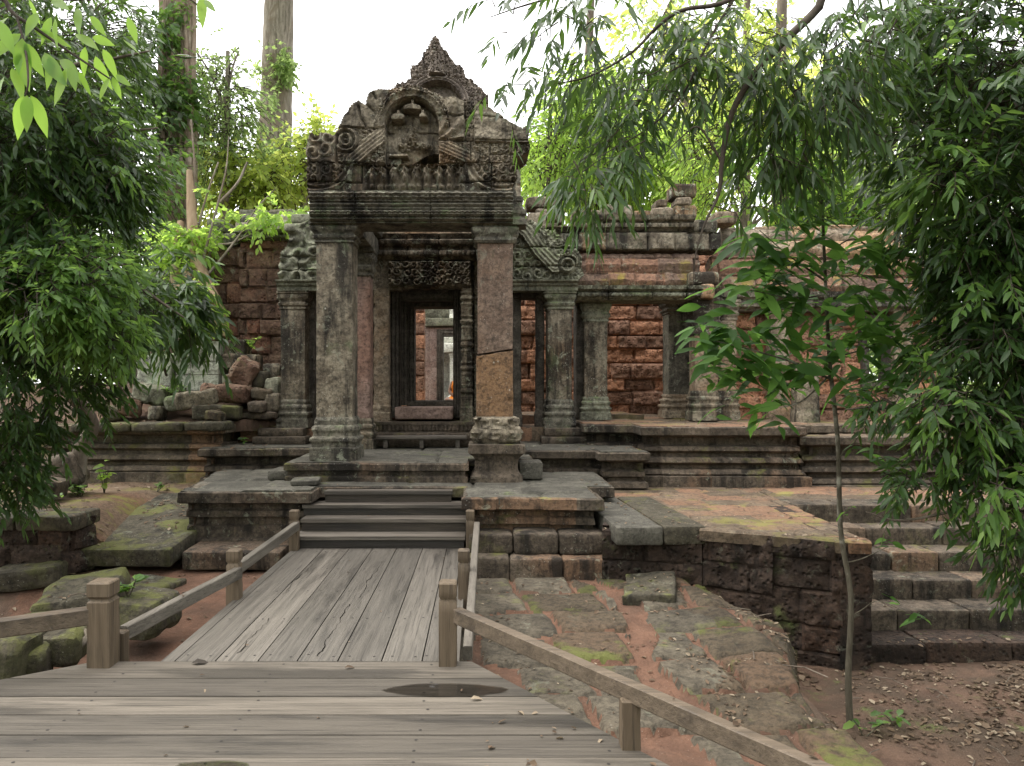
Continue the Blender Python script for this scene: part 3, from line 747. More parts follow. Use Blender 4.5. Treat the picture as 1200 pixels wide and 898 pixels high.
GAB = [(362, 194), (360.5, 178), (362, 166), (367, 159), (372, 163), (380, 158), (388, 160), (394, 161), (397, 152), (399, 146), (403, 138), (407, 133), (409, 131), (411, 128), (415, 122), (421, 119), (424, 123), (429, 124), (431, 118), (433, 111), (438, 109),
       (446, 106), (458, 106), (466, 105), (478, 104), (486, 104), (497, 105), (507, 109), (514, 113), (521, 117), (528, 118), (536, 119), (545, 119), (553, 119), (558, 120), (566, 124), (574, 127), (579, 133), (584, 135), (590, 140), (598, 146), (606, 150), (612, 152), (617, 150), (620, 152), (618, 165), (621, 172), (619, 178), (612, 183), (600, 186), (604, 194)]
GABP = PX(GAB, YF)
def gable_h(x, z):
    px, py = fz(x), fy(z)
    fol = .55 * carve_fol(x, z, .12, 11) + .45 * carve_fol(x, z, .06, 12)
    h = .09 * fol
    # the arch over the niche
    rn = np.hypot((px - 483) / 31, (np.minimum(py, 150) - 150) / 33)
    niche = (rn < 1) & (py < 194) & (px > 452 - np.clip(py - 150, 0, 40) * .75) & (px < 514)
    band = sstep(1.0, 1.04, rn) * sstep(1.42, 1.36, rn) * (py < 152)
    h = np.where(band > .05, .10 * band + .012 * np.cos((rn - 1) * 30) + .05 * carve_fol(x, z, .07, 44) * (rn > 1.2) + .06 * fb2(x * 7, z * 7, 3, 45), h)
    # plain dark wing with a few flutes upper left
    wing = inside([(399, 151), (404, 137), (422, 118), (436, 108), (458, 107), (449, 125), (452, 151)], px, py)
    fl = joints(px, py, [[(424, 119), (459, 150)], [(421, 127), (424, 140), (430, 151)], [(438, 112), (442, 118)]], 1.2)
    h = np.where(wing & (band < .05), .07 - .05 * fl, h)
    # fanned leaf ribs on the right of the arch
    fan = inside([(514, 115), (544, 119), (545, 165), (514, 165)], px, py)
    a = np.arctan2(py - 172, px - 505); rr = np.hypot(px - 505, py - 172)
    h = np.where(fan & (band < .05), .09 + .03 * np.cos(a * 15 + rr * .07) + .02 * fol, h)
    # sloping naga bodies left and right of the figure
    dl = dseg(px, py, [(453, 156), (412, 190)]); h = np.maximum(h, np.where(dl < 9, .10 + .012 * np.cos(dl * 1.6), -1))
    dr = dseg(px, py, [(518, 172), (536, 180), (552, 187)]); h = np.maximum(h, np.where(dr < 8, .09 + .01 * np.cos(dr * 1.6), -1))
    rsc = np.hypot(px - 406, py - 166); h = np.where(rsc < 17, .06 + .03 * np.cos(rsc * 1.0) + .03 * fol, h)
    out = inside([(360, 194), (360, 150), (396, 160), (394, 194)], px, py); h = np.where(out, .07 + .05 * scrolls(x, z, .17, 6), h)
    rb = inside([(556, 119), (600, 142), (622, 150), (622, 170), (556, 168)], px, py); h = np.where(rb, .10 + .025 * fol + .05 * fb2(x * 6, z * 6, 3, 2), h)
    # the niche: seated figure on a ledge under three small domes, a square hole below right
    nh = -.16 + .02 * fb2(x * 9, z * 9, 3, 5)
    for ex, ey, rx, ry in ((483, 127, 11, 5), (466.5, 138, 8.5, 5), (496, 137, 5, 4)):
        dd = ((px - ex) / rx) ** 2 + ((py - ey) / ry) ** 2
        nh = np.maximum(nh, np.where((dd < 1) & (py < ey + ry * .55), .01 + .045 * np.sqrt(np.clip(1 - dd, 0, 1)), -1))
        nh = np.maximum(nh, np.where((np.abs(px - ex) < 1.8) & (py < ey) & (py > ey - ry - 4), .03, -1))
    body = .16 * np.exp(-((px - 482) / 8) ** 2 - ((py - 160) / 9) ** 2) + .15 * np.exp(-((px - 468) / 9) ** 2 - ((py - 171) / 6) ** 2) + .15 * np.exp(-((px - 496) / 9) ** 2 - ((py - 170) / 5) ** 2) + .08 * np.exp(-((px - 483) / 5) ** 2 - ((py - 147) / 5) ** 2)
    nh = nh + body * (.7 + .6 * scrolls(x, z, .09, 3))
    nh = np.where((np.abs(py - 182) < 1.6) & (px > 455) & (px < 478), .02, nh)
    nh = np.where((px < 470) & (py > 158), np.maximum(nh, -.06 + .02 * fb2(x * 14, z * 14, 3, 1)), nh)
    nh = np.where(inside([(515, 194), (515, 176), (503, 178), (492, 183), (484, 188), (470, 194)], px, py), -.45, nh)
    h = np.where(niche, nh, h)
    jt = [[(398, 152), (460, 152)], [(515, 138), (545, 138)], [(514, 167), (619, 167)], [(545, 119), (545, 166)], [(552, 168), (552, 194)], [(360, 193), (620, 193)], [(396, 160), (394, 194)], [(575, 167), (574, 182), (606, 182)], [(564, 138), (600, 142)], [(483, 133), (483, 152), (514, 152)]]
    h = h - .045 * joints(px, py, jt, .9)
    worn = sstep(.0, .35, fb2(x * 1.7, z * 1.7, 3, 14))
    t = np.where(wing, .1, np.where(rb, .45, .35 + .6 * (fb2(x * 1.5, z * 1.5, 2, 4) + .4)))
    return h * (1 - .45 * worn * ~niche) + rough(x, z, .020, 19), t
def gable_mat(x, z):
    px, py = fz(x), fy(z); m = np.zeros(px.shape, int)
    m[inside([(500, 112), (548, 118), (560, 190), (520, 190), (505, 165)], px, py)] = 1
    m[inside([(545, 119), (625, 148), (625, 170), (548, 167)], px, py)] = 1
    m[inside([(440, 150), (515, 120), (515, 172), (486, 187), (440, 193)], px, py)] = 2
    m[inside([(399, 151), (404, 137), (422, 118), (436, 108), (490, 103), (520, 117), (505, 128), (452, 151)], px, py)] = 3
    for ex, ey, rx, ry in ((483, 127, 12, 6), (466.5, 138, 9.5, 6), (496, 137, 6, 5)): m[((px - ex) / rx) ** 2 + ((py - ey) / ry) ** 2 < 1] = 4
    m[inside([(415, 190), (452, 158), (458, 172), (450, 194), (425, 194)], px, py)] = 2
    m[inside([(515, 194), (515, 176), (503, 178), (492, 183), (484, 188), (470, 194)], px, py)] = 3
    return m
mb = MB(); xs = [p[0] for p in GABP]; zs = [p[1] for p in GABP]
wall(mb, min(xs), max(xs), min(zs), max(zs), YF, gable_h, .012, .55, lambda x, z: inside(GABP, x, z), gable_mat, True)
g = mb.build('gable', [SAND, SANDG, SANDW, SANDD, PINK], temple)

# ---------------- the taller gable behind it, with its flame-leaf crown
YB = 11.55
BG = [(440, 175), (448, 150), (452, 128), (457, 122), (461, 112), (463, 102), (465, 98), (469, 100), (472, 96), (475, 99), (479, 93), (482, 92), (481, 84), (482, 78), (487, 78), (492, 73), (496, 68), (496, 63), (499, 62), (502, 58), (504, 53), (508, 48), (511, 46.5), (515, 50), (517, 56), (521, 61), (524, 62), (527, 68), (531, 72), (535, 78),
      (539, 77), (543, 80), (545, 90), (549, 93), (553, 92), (556, 99), (560, 101), (564, 104), (568, 110), (572, 113), (573, 121), (570, 130), (576, 150), (580, 175)]
BGP = PX(BG, YB)
def bg_h(x, z):
    px, py = 563 + x * F / YB, 453 - (z - EYE) * F / YB
    h = .07 * carve_fol(x, z, .085, 23)
    r = np.hypot((px - 513) / 36, (np.minimum(py, 126) - 126) / 35)
    h = np.where((r > .80) & (r < 1.04), .13 + .02 * np.cos((r - .8) * 60), h)
    h = np.where(r <= .80, -.10 + .03 * fb2(x * 8, z * 8, 3, 2), h)
    fin = np.abs(px - 510); h = h + np.where(py < 92, .08 * np.exp(-(fin / 10) ** 2), 0)
    h = h - .05 * joints(px, py, [[(480, 92), (552, 92)], [(521, 62), (523, 92)], [(540, 78), (541, 92)], [(497, 64), (498, 91)], [(455, 122), (573, 122)]], .8)
    return h + rough(x, z, .02, 29), .45 + .5 * (fb2(x * 1.6, z * 1.6, 2, 3) + .2)
mb = MB(); xs = [p[0] for p in BGP]; zs = [p[1] for p in BGP]
wall(mb, min(xs), max(xs), min(zs), max(zs), YB, bg_h, .016, .6, lambda x, z: inside(BGP, x, z), 0, True)
mb.build('rear_gable', stone('pinkish_grey_sandstone', (.045, .038, .034), (.165, .135, .115), (.26, .22, .185), (.22, .155, .12), stain=.25, lichen=.35, moss=.08, warmth=.3), temple)

# ---------------- the wall behind the porch with the main door
YW = 11.8
wx0, wx1 = -2.15, .62
DX0, DX1, DZ0, DZ1 = -1.416, -.29, 1.10, 3.10
ms = masonry(.7, 5.4, .30, .55, 51, .012, .03, .02, .012)
mb = MB()
wall(mb, wx0, wx1, .7, Z(170, YB), YW, ms, .03, .45, lambda x, z: ~((x > DX0) & (x < DX1) & (z > DZ0 - .1) & (z < DZ1)), 0, True)
mb.build('wall', SANDD, temple)
Yl = 11.6
def lintel_h(x, z):
    z0, z1 = Z(338, Yl), Z(305, Yl); t = (z - z0) / (z1 - z0)
    e = sstep(0, .12, t) * sstep(1, .9, t)
    return .10 * e * carve_fol(x, z, .13, 61) + .04 * e + rough(x, z, .012, 6), .5 + .4 * fb2(x * 3, z * 3, 2, 3)
mb = MB(); wall(mb, X(456, Yl), X(552, Yl), Z(338, Yl), Z(305, Yl), Yl, lintel_h, .014, .3, None, 0, True); mb.build('carved_lintel', SAND, temple)
mb = MB(); x0, x1 = X(427, Yl), X(470, Yl)
wall(mb, x0, x1, Z(340, Yl), Z(305, Yl), Yl - .03, lambda x, z: .05 * np.exp(-((x - x0) / .1) ** 2) - .06 * sstep(x0 + .38, x1, x) + rough(x, z, .02, 7), .02, .3, None, 0, True); mb.build('plain_lintel_block', SAND, temple)
def band_h(za_, zb_, s):
    def f(x, z):
        t = (z - za_) / (zb_ - za_)
        h = np.interp(t, [0, .1, .16, .32, .38, .52, .60, .75, .82, 1], [0, .02, .08, .09, .03, .03, .10, .13, .08, .15])
        return h + .02 * beads(x, .07) * (t > .14) * (t < .34) + .015 * beads(x, .11) * (t > .58) * (t < .8) - .04 * joints(x, z, [[(a, za_), (a, zb_)] for a in (-1.75, -1.1, -.62, -.05)], .012) + rough(x, z, .014, s), .4 + .4 * (fb2(x * 1.2, z * 2, 2, s) + .3)
    return f
mb = MB(); za_, zb_ = Z(304.5, 11.55), Z(276, 11.55); wall(mb, X(425, 11.55), X(575, 11.55), za_, zb_, 11.55, band_h(za_, zb_, 71), .014, .3, None, 0, True); mb.build('door_cornice', SAND, temple)
mb = MB(); za_, zb_ = Z(275.5, 11.5), Z(246, 11.5); wall(mb, X(440, 11.5), X(575, 11.5), za_, zb_, 11.62, masonry(za_, zb_, .26, .8, 73, .012, .03, .015, .014), .02, .3, None, 0, True); mb.build('upper_course', SANDW, temple)

def frame(name, mat, x0, x1, z0, z1, y, wl, wr, wt, wb, dep, seed, flutes=True):
    mb = MB()
    def jh(a, b):
        return lambda x, z: (.018 * np.cos((x - a) / (b - a) * 2 * math.pi * 3) if flutes else 0) + rough(x, z, .006, seed)
    for a, b in ((x0, x0 + wl), (x1 - wr, x1)): wall(mb, a, b, z0, z1, y, jh(a, b), .014, dep, None, 0, True, )
    wall(mb, x0 + wl + .002, x1 - wr - .002, z1 - wt, z1, y + .004, lambda x, z: (.016 * np.cos((z - z1) / wt * 2 * math.pi * 2) if flutes else 0) + rough(x, z, .006, seed + 1), .014, dep, None, 0, True)
    if wb: wall(mb, x0 + wl + .002, x1 - wr - .002, z0, z0 + wb, y + .004, lambda x, z: rough(x, z, .008, seed + 2), .014, dep, None, 0, True)
    return mb.build(name, mat, temple)
dfr = frame('door_frame', FRAME, DX0 + .01, DX1 - .01, 1.12, DZ1 - .01, 11.83, .17, .12, .17, 0, .22, 81)
mb = MB()
def nested(x0, x1, z0, z1, y, wl, wr, wt, wb, dep, seed):
    for a, b in ((x0, x0 + wl), (x1 - wr, x1)): wall(mb, a, b, z0, z1, y, lambda x, z: .012 * np.cos((x - a) / (b - a) * 2 * math.pi * 2) + rough(x, z, .005, seed), .014, dep, None, 0, True)
    wall(mb, x0 + wl + .002, x1 - wr - .002, z1 - wt, z1, y + .004, lambda x, z: .01 * np.cos((z - z1) / wt * 12) + rough(x, z, .005, seed), .014, dep, None, 0, True)
    wall(mb, x0 + wl + .002, x1 - wr - .002, z0, z0 + wb, y + .004, lambda x, z: rough(x, z, .005, seed), .014, dep, None, 0, True)
nested(X(470, 12.0), X(542, 12.0), 1.30, Z(350, 12.0), 12.06, X(478, 12) - X(470, 12), X(542, 12) - X(537, 12), .12, .06, .14, 83)
nested(X(477, 12.2), X(539, 12.2), Z(476, 12.2), Z(353, 12.2), 12.21, X(485.5, 12.2) - X(477, 12.2), X(539, 12.2) - X(533, 12.2), .10, Z(469.5, 12.2) - Z(476, 12.2), .3, 85)
mb.build('inner_frame', FRAME, dfr)
mb = MB(); box(mb, X(464, 11.6), X(531, 11.6), 11.45, 12.1, Z(491, 11.6), Z(477, 11.6), .06, .006, .02, .4, 3); mb.build('door_sill', PINK, dfr)
# a carved strip, a worn tan half pillar and a turned colonnette flank the door
mb = MB(); y = 11.66
wall(mb, X(424, y), X(437, y), .95, Z(306, y), y, lambda x, z: .05 * carve_fol(x * 1.4, z, .11, 91) + rough(x, z, .01, 2), .013, .2, None, 0, True); mb.build('carved_pilaster', SAND, temple)
mb = MB()
stack(mb, X(446, 11.5), 11.66, [(.135, .97), (.135, 1.20), (.12, 1.22), (.125, 1.30), (.11, 1.33), (.112, 1.62), (.118, 2.0), (.112, 2.5), (.115, 3.08)], n=8, res=.03, amp=.016, rnd=.03, seed=93, carve=lambda s, z, h: .012 * scrolls(s * .25, z, .12, 5) * (z < 1.7)); mb.build('half_pillar', SANDW, temple)
mb = MB(); pr = []
for z in np.arange(1.0, 3.10, .02):
    q = (z - 1.0) / .35; rr = .075 + .012 * (abs((q % 1) - .5) < .12) + .010 * math.cos(q * 2 * math.pi * 4) * (abs((q % 1) - .5) < .3)
    if z < 1.3: rr = .095
    pr.append((rr, z))
stack(mb, X(547, 11.55), 11.62, pr, n=8, res=.02, amp=.008, rnd=.06, seed=95, carve=lambda s, z, h: .01 * scrolls(s * .2, z, .08, 2)); mb.build('colonnette', SAND, temple)
mb = MB(); y = 11.68
wall(mb, X(556, y), X(590, y), .95, Z(306, y), y, lambda x, z: .05 * carve_fol(x * 1.4, z, .11, 97) + rough(x, z, .01, 2), .014, .2, None, 0, True); mb.build('carved_pilaster', SAND, temple)
# the steps up to the door
mb = MB(); wall(mb, X(420, 11.3), X(566, 11.3), .93, 1.075, 11.30, lambda x, z: .02 * beads(x, .06) * (z > .95) * (z < 1.03) + .02 * (z > 1.03) + rough(x, z, .006, 3), .014, .6, None, 0); 
floor_(mb, [(X(420, 11.3), 11.29), (X(566, 11.3), 11.29), (X(566, 11.3), 11.8), (X(420, 11.3), 11.8)], 1.074, lambda x, y: rough(x, y, .006, 5), .04, .05)
mb.build('doorstep', BASE, temple)
mb = MB(); box(mb, X(430, 11.15), X(556, 11.15), 11.1, 11.62, .72, .925, .08, .012, .02, .3, 12); mb.build('doorstep', BASE, temple)
mb = MB(); x0, x1 = X(441, 10.9), X(547, 10.9); box(mb, x0, x1, 10.86, 11.06, .85, .90, .1, .004, .01, .4, 13)
for q in (.1, .5, .9): box(mb, x0 + (x1 - x0) * q - .03, x0 + (x1 - x0) * q + .03, 10.9, 11.02, .72, .848, .06, .002, .006, .3, 14)
mb.build('wooden_step', WSTEP, temple)

# ---------------- rooms seen through the door (open to the sky)
mb = MB(); wall(mb, -2.3, X(497, 15.6), 1.0, 4.0, 15.6, masonry(1, 4, .26, .45, 101, .012, .03, .012, .02), .03, .35, None, 0, True); wall(mb, -.1, 3.0, 1.0, 4.0, 15.62, masonry(1, 4, .26, .45, 102, .012, .03, .012, .02), .03, .35, None, 0, True); mb.build('inner_wall', LAT, temple)
mb = MB(); y = 19.0; ox0, ox1 = X(512.5, y), -.05
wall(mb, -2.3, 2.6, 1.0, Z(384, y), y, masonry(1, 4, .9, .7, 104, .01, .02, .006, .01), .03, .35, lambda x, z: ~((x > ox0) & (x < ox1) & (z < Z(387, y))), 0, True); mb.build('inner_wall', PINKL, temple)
mb = MB(); box(mb, -2.3, 2.6, 18.88, 19.4, Z(383, y), Z(373, y), .12, .015, .03, .7, 15); box(mb, -2.0, X(526, y), 18.95, 19.4, Z(372.5, y), Z(356, y), .12, .02, .03, .5, 16); mb.build('inner_lintel', SANDG, temple)
mb = MB()
nested(X(512, y), -.08, 1.15, Z(386.5, y), 18.92, X(519.5, y) - X(512, y), .14, Z(386.5, y) - Z(394, y), .05, .4, 107); mb.build('inner_door_frame', FRAME, temple)
mb = MB(); floor_(mb, [(-2.3, 12.2), (2.6, 12.2), (2.6, 20.2), (-2.3, 20.2)], 1.15, slabs(110, .5), .06, .3); mb.build('inner_floor', TERR, temple)

# ---------------- side wings: a doorway under half a gable on both sides of the porch
for sgn, cx, sd_ in ((1, X(656, 11.2), 120), (-1, X(343, 11.2), 130)):
    pl = pillar('wing_pillar', cx, 11.38, .18, 1.0, Z(341.5, 11.2), Z(468, 11.2), Z(363, 11.2), SAND, SANDG if sgn > 0 else SAND, SANDD, sd_, 'pillar with moulded base beside the %s' % ('narrow red doorway' if sgn > 0 else 'laterite wall'))
    ex0, ex1 = (X(599, 11.15), X(677, 11.15)) if sgn > 0 else (X(325, 11.15), X(373, 11.15))
    mb = MB(); z0, z1 = Z(341, 11.15), Z(329, 11.15)
    wall(mb, ex0, ex1, z0, z1, 11.12, lambda x, z: .04 * sstep(z0 + .06, z0 + .08, z) + .05 * sstep(z0 + .1, z0 + .13, z) + rough(x, z, .01, sd_), .015, .6, None, 0, True); mb.build('wing_architrave', SANDG, temple)
WG = [(598, 329), (598, 258), (604, 255), (616, 262), (622, 258), (630, 262), (637, 268), (645, 271), (650, 270), (655, 276), (662, 284), (668, 288), (672, 287), (676, 293), (682, 302), (681, 312), (684, 322), (678, 329)]
YG = 11.18
def wing_h(x, z):
    px, py = 563 + x * F / YG, 453 - (z - EYE) * F / YG
    d1 = dseg(px, py, [(604, 262), (618, 272), (634, 296), (650, 312), (668, 306)])
    h = .05 * carve_fol(x, z, .13, 141)
    h = np.where(d1 < 9, .12 + .012 * np.cos(d1 * 1.4), h)
    h = np.where((d1 > 9) & (py > 285) & (px < 650), .02 + .06 * scrolls(x, z, .15, 2), h)
    r = np.hypot(px - 664, py - 312); h = np.where(r < 11, .10 + .04 * np.cos(r * .9), h)
    h = h - .05 * joints(px, py, [[(598, 291), (682, 291)], [(598, 313), (684, 313)], [(640, 262), (640, 291)]], .9)
    return h + rough(x, z, .016, 17), .6 + .4 * fb2(x * 2, z * 2, 2, 1)
WGP = PX(WG, YG)
mb = MB(); wall(mb, X(598, YG), X(685, YG), Z(330, YG), Z(254, YG), YG, wing_h, .014, .5, lambda x, z: inside(WGP, x, z), 0, True); mb.build('half_gable', SANDG, temple)['label'] = 'greenish half gable right of the porch'
WL = PX([(328, 328.5), (329, 312), (331, 300), (336, 290), (341, 284), (343, 276), (349, 272), (356, 262), (372, 256), (374, 328.5)], YG)
mb = MB(); wall(mb, X(327, YG), X(375, YG), Z(329, YG), Z(255, YG), YG, lambda x, z: (.05 + .09 * scrolls(x, z, .28, 5, 1.6) - .05 * joints(563 + x * F / YG, 453 - (z - EYE) * F / YG, [[(328, 302), (374, 302)], [(352, 302), (352, 329)], [(328, 318), (374, 318)]], .9) + rough(x, z, .014, 7)), .014, .5, lambda x, z: inside(WL, x, z), 0, True); mb.build('half_gable', SANDG, temple)['label'] = 'greenish half gable left of the porch'
mb = MB(); box(mb, X(333, 11.3), X(368, 11.3), 11.3, 11.9, Z(271, 11.3), Z(262, 11.3), .1, .015, .03, .6, 3); box(mb, X(340, 11.3), X(372, 11.3), 11.35, 11.9, Z(261, 11.3), Z(250, 11.3), .1, .015, .03, .4, 4); mb.build('broken_cornice', SANDG, temple)
for a, b, sd_ in ((601, 611, 151), (628, 638, 152), (357, 369, 153)):
    mb = MB(); stack(mb, (X(a, 11.5) + X(b, 11.5)) / 2, 11.6, [((X(b, 11.5) - X(a, 11.5)) / 2 * 1.25, 1.0), ((X(b, 11.5) - X(a, 11.5)) / 2 * 1.25, 1.18), ((X(b, 11.5) - X(a, 11.5)) / 2, 1.25), ((X(b, 11.5) - X(a, 11.5)) / 2, Z(342, 11.4))], n=8, res=.03, amp=.01, seed=sd_, asp=1.6); mb.build('door_jamb', FRAME, temple)
mb = MB(); box(mb, X(599, 11.45), X(640, 11.45), 11.4, 11.75, Z(350, 11.45), Z(342.3, 11.45), .1, .01, .02, .2, 8); mb.build('door_head', FRAME, temple)
mb = MB(); wall(mb, -3.0, -2.1, 1.0, 3.3, 13.0, masonry(1, 4, .3, .5, 155), .04, .3, None, 0, True); mb.build('side_room_wall', LATD, temple)

# ---------------- the gallery to the right: back wall of red laterite, front pillars, cornice, half vault
mb = MB(); wall(mb, .63, X(862, 14), 1.0, 4.3, 14.0, masonry(1, 4.3, .25, .46, 161, .016, .055, .03, .05, 10, .03), .024, .4, None, 0, True); mb.build('gallery_back_wall', LAT, temple)
pillar('gallery_pillar', X(698.5, 11.75), 11.92, .175, 1.09, Z(350.5, 11.75), Z(465, 11.75), Z(378, 11.75), SAND, SANDG, SANDG, 170, 'pillar carved all over with pale lichen', carved=True)
mb = MB(); box(mb, X(674.5, 12), X(684, 12), 11.9, 12.3, 1.1, Z(351, 12), .1, .01, .02, .3, 171); mb.build('door_jamb', FRAME, temple)
pillar('gallery_pillar', X(799, 12.4), 12.6, .215, 1.09, Z(352, 12.4), Z(462, 12.4), Z(368, 12.4), SANDD, SANDD, SANDW, 174, 'shaded pillar at the right end of the gallery opening')
pillar('gallery_pillar', X(829, 11.5), 11.7, .175, 1.09, Z(349, 11.5), Z(458, 11.5), Z(393, 11.5), SANDW, SAND, SAND, 177, 'tan pillar with a moulded capital')
pillar('gallery_pillar', X(855, 11.55), 11.78, .14, 1.09, Z(350, 11.5), Z(458, 11.5), Z(375, 11.5), SANDW, SAND, SAND, 180, 'slim tan half pillar beside the tan pillar')
y = 11.45
def cor_h(z0, z1, s):
    def f(x, z):
        t = (z - z0) / (z1 - z0)
        h = np.interp(t, [0, .12, .2, .45, .52, .62, .7, 1], [.0, .03, .09, .10, .05, .06, .13, .15])
        return h + .02 * beads(x, .085) * (t > .2) * (t < .47) + .012 * beads(x, .05) * (t > .6) - .05 * joints(x, z, [[(a, z0), (a, z1)] for a in (1.9, 2.55, 3.05, 3.6, 4.3, 5.1, 5.7)], .012) + rough(x, z, .016, s), .5 + .5 * fb2(x * 1.3, z * 1.3, 2, s)
    return f
z0, z1 = Z(351.5, y), Z(336, y); mb = MB(); wall(mb, X(676, y), X(828, y), z0, z1, y, cor_h(z0, z1, 191), .014, .6, None, 0, True); mb.build('gallery_cornice', SANDG, temple)
mb = MB(); box(mb, X(820, 11.4), X(836, 11.4), 11.3, 11.7, Z(351, 11.4), Z(333, 11.4), .05, .02, .05, .7, 4); mb.build('corner_block', SANDW, temple)
RED = stone('mossy_red_vault', (.03, .021, .017), (.115, .073, .055), (.205, .142, .105), (.18, .10, .066), stain=.45, lichen=.4, moss=.46, warmth=.45, mosscol=(.13, .105, .02))
# half vault: courses that lean back
def vault(x0, x1, y0, z0, z1, lean, seed, mat, ch=.30, bl=.42, name='vault'):
    mb = MB(); L = math.hypot(lean, z1 - z0); mh = masonry(0, L, ch, bl, seed, .012, .04, .016, .018)
    panel(mb, (x0, y0, z0), (1, 0, 0), np.array((0, lean, z1 - z0)) / L, x1 - x0, L, .022, lambda u, v: (mh(u + x0, v)[0] - .06 * sstep(.10, .0, v % ch) + .02 * beads(u + x0, .14) * (v % ch < .1), mh(u + x0, v)[1]), None, .35, 0, True)
    return mb.build(name, mat, temple)
vault(X(676, 11.6), X(822, 11.6), 11.55, Z(335.5, 11.6), Z(294, 11.7), .22, 201, RED, .27, .40)
mb = MB(); box(mb, X(806, 11.5), X(842, 11.5), 11.42, 11.8, Z(335, 11.5), Z(319, 11.5), .06, .02, .05, .6, 6); mb.build('corner_block', SAND, temple)
YC = 11.75
z0, z1 = Z(293, YC), Z(272, YC); mb = MB(); wall(mb, X(625, YC), X(845, YC), z0, z1, YC, masonry(z0, z1, .28, .55, 205, .014, .04, .03, .02), .02, .5, None, 0, True); mb.build('upper_course', SAND, temple)
z0, z1 = Z(271.5, 11.85), Z(254, 11.85); mb = MB(); wall(mb, X(640, 11.85), X(812, 11.85), z0, z1, 11.85, cor_h(z0, z1, 207), .018, .5, lambda x, z: ~((x > X(652, 11.85)) & (x < X(676, 11.85)) & (z > Z(266, 11.85))), 0, True); mb.build('upper_cornice', SAND, temple)
TOPB = [(617, 653, 230, 243, 12.2), (628, 662, 244, 262, 12.0), (618, 640, 248, 268, 11.7), (672, 706, 246, 256, 12.1), (707, 741, 240, 254, 12.2), (742, 764, 246, 254, 12.1), (765, 790, 243, 254, 12.15), (770, 783, 233, 243, 12.2), (790, 818, 240, 256, 12.2), (793, 811, 231, 240, 12.2), (788, 816, 214, 231, 12.2), (812, 842, 256, 272, 12.0), (838, 866, 247, 262, 12.1)]
for k, (a, b, c, d, y) in enumerate(TOPB):
    mb = MB(); box(mb, X(a, y), X(b, y), y, y + .45, Z(d, y) + .003, Z(c, y), .06, .025, .05, (k * .37) % 1, 210 + k); mb.build('roof_block', SAND if k % 3 else SANDW, temple)
# the right part: laterite wall with a dark window under a moulded cornice, red vault stones above
x0, x1 = X(842, 12), X(1096, 12); wz0, wz1 = Z(455, 12), Z(371, 12); wxa, wxb = X(1009, 12), X(1046, 12)
mb = MB(); wall(mb, x0, x1, 1.0, Z(364, 12), 12.0, masonry(1, 3.3, .26, .45, 221, .015, .05, .03, .045, 10), .03, .3, lambda x, z: ~((x > wxa) & (x < wxb) & (z > wz0) & (z < wz1)), 0, True); mb.build('gallery_wall', LAT, temple)
mb = MB(); box(mb, wxa - .05, wxb + .05, 13.2, 13.5, 1.0, 3.3, .3, .02, .03, .2, 7); mb.build('window_back_wall', FRAME, temple)
mb = MB(); y = 11.93
for a, b in ((wxa - .02, wxa + .09), (wxb - .09, wxb + .02)): box(mb, a, b, y - .02, 12.28, wz0, wz1 + .02, .08, .006, .012, .5, 9)
box(mb, wxa + .092, wxb - .092, y - .02, 12.28, wz1 - .09, wz1 + .02, .08, .006, .012, .5, 10); box(mb, wxa + .092, wxb - .092, y - .02, 12.28, wz0, wz0 + .1, .08, .006, .012, .5, 11)
mb.build('window_frame', FRAME, temple)
for a, b, sd_ in ((1047, 1068, 231), (905, 921, 233)):
    mb = MB(); stack(mb, (X(a, 11.85) + X(b, 11.85)) / 2, 11.95, [(.20, 1.02), (.20, 1.25), (.15, 1.32), (.14, Z(375, 11.85)), (.18, Z(364, 11.85))], n=10, res=.03, amp=.01, seed=sd_); mb.build('pilaster', SANDW, temple)
mb = MB(); y = 11.78; z0, z1 = Z(365, y), Z(343, y); wall(mb, X(840, y), X(1092, y), z0, z1, y, cor_h(z0, z1, 241), .016, .6, None, 0, True); mb.build('gallery_cornice', SANDD, temple)
vault(X(838, 11.9), X(1090, 11.9), 11.85, Z(342.5, 11.9), Z(296, 12), .28, 245, RED, .33, .5)
vault(X(850, 12.3), X(1060, 12.3), 12.2, Z(296, 12.2), Z(262, 12.4), .35, 247, SANDW, .3, .6)
mb = MB(); box(mb, X(1070, 11.7), X(1100, 11.7), 11.7, 12.1, Z(376, 11.7), Z(352, 11.7), .06, .03, .05, .6, 21); box(mb, X(1072, 11.7), X(1094, 11.7), 11.75, 12.1, Z(351.5, 11.7), Z(333, 11.7), .06, .03, .05, .8, 22); mb.build('corner_block', LAT, temple)
mb = MB(); stack(mb, X(945, 11.3), 11.35, [(.17, 1.06), (.17, 1.2), (.16, 1.22), (.155, 1.75), (.14, 1.86), (.09, 1.93)], n=8, res=.04, amp=.01, rnd=.05, seed=24); mb.build('stone_stub', SAND, temple)['label'] = 'grey stone stub before the laterite wall'

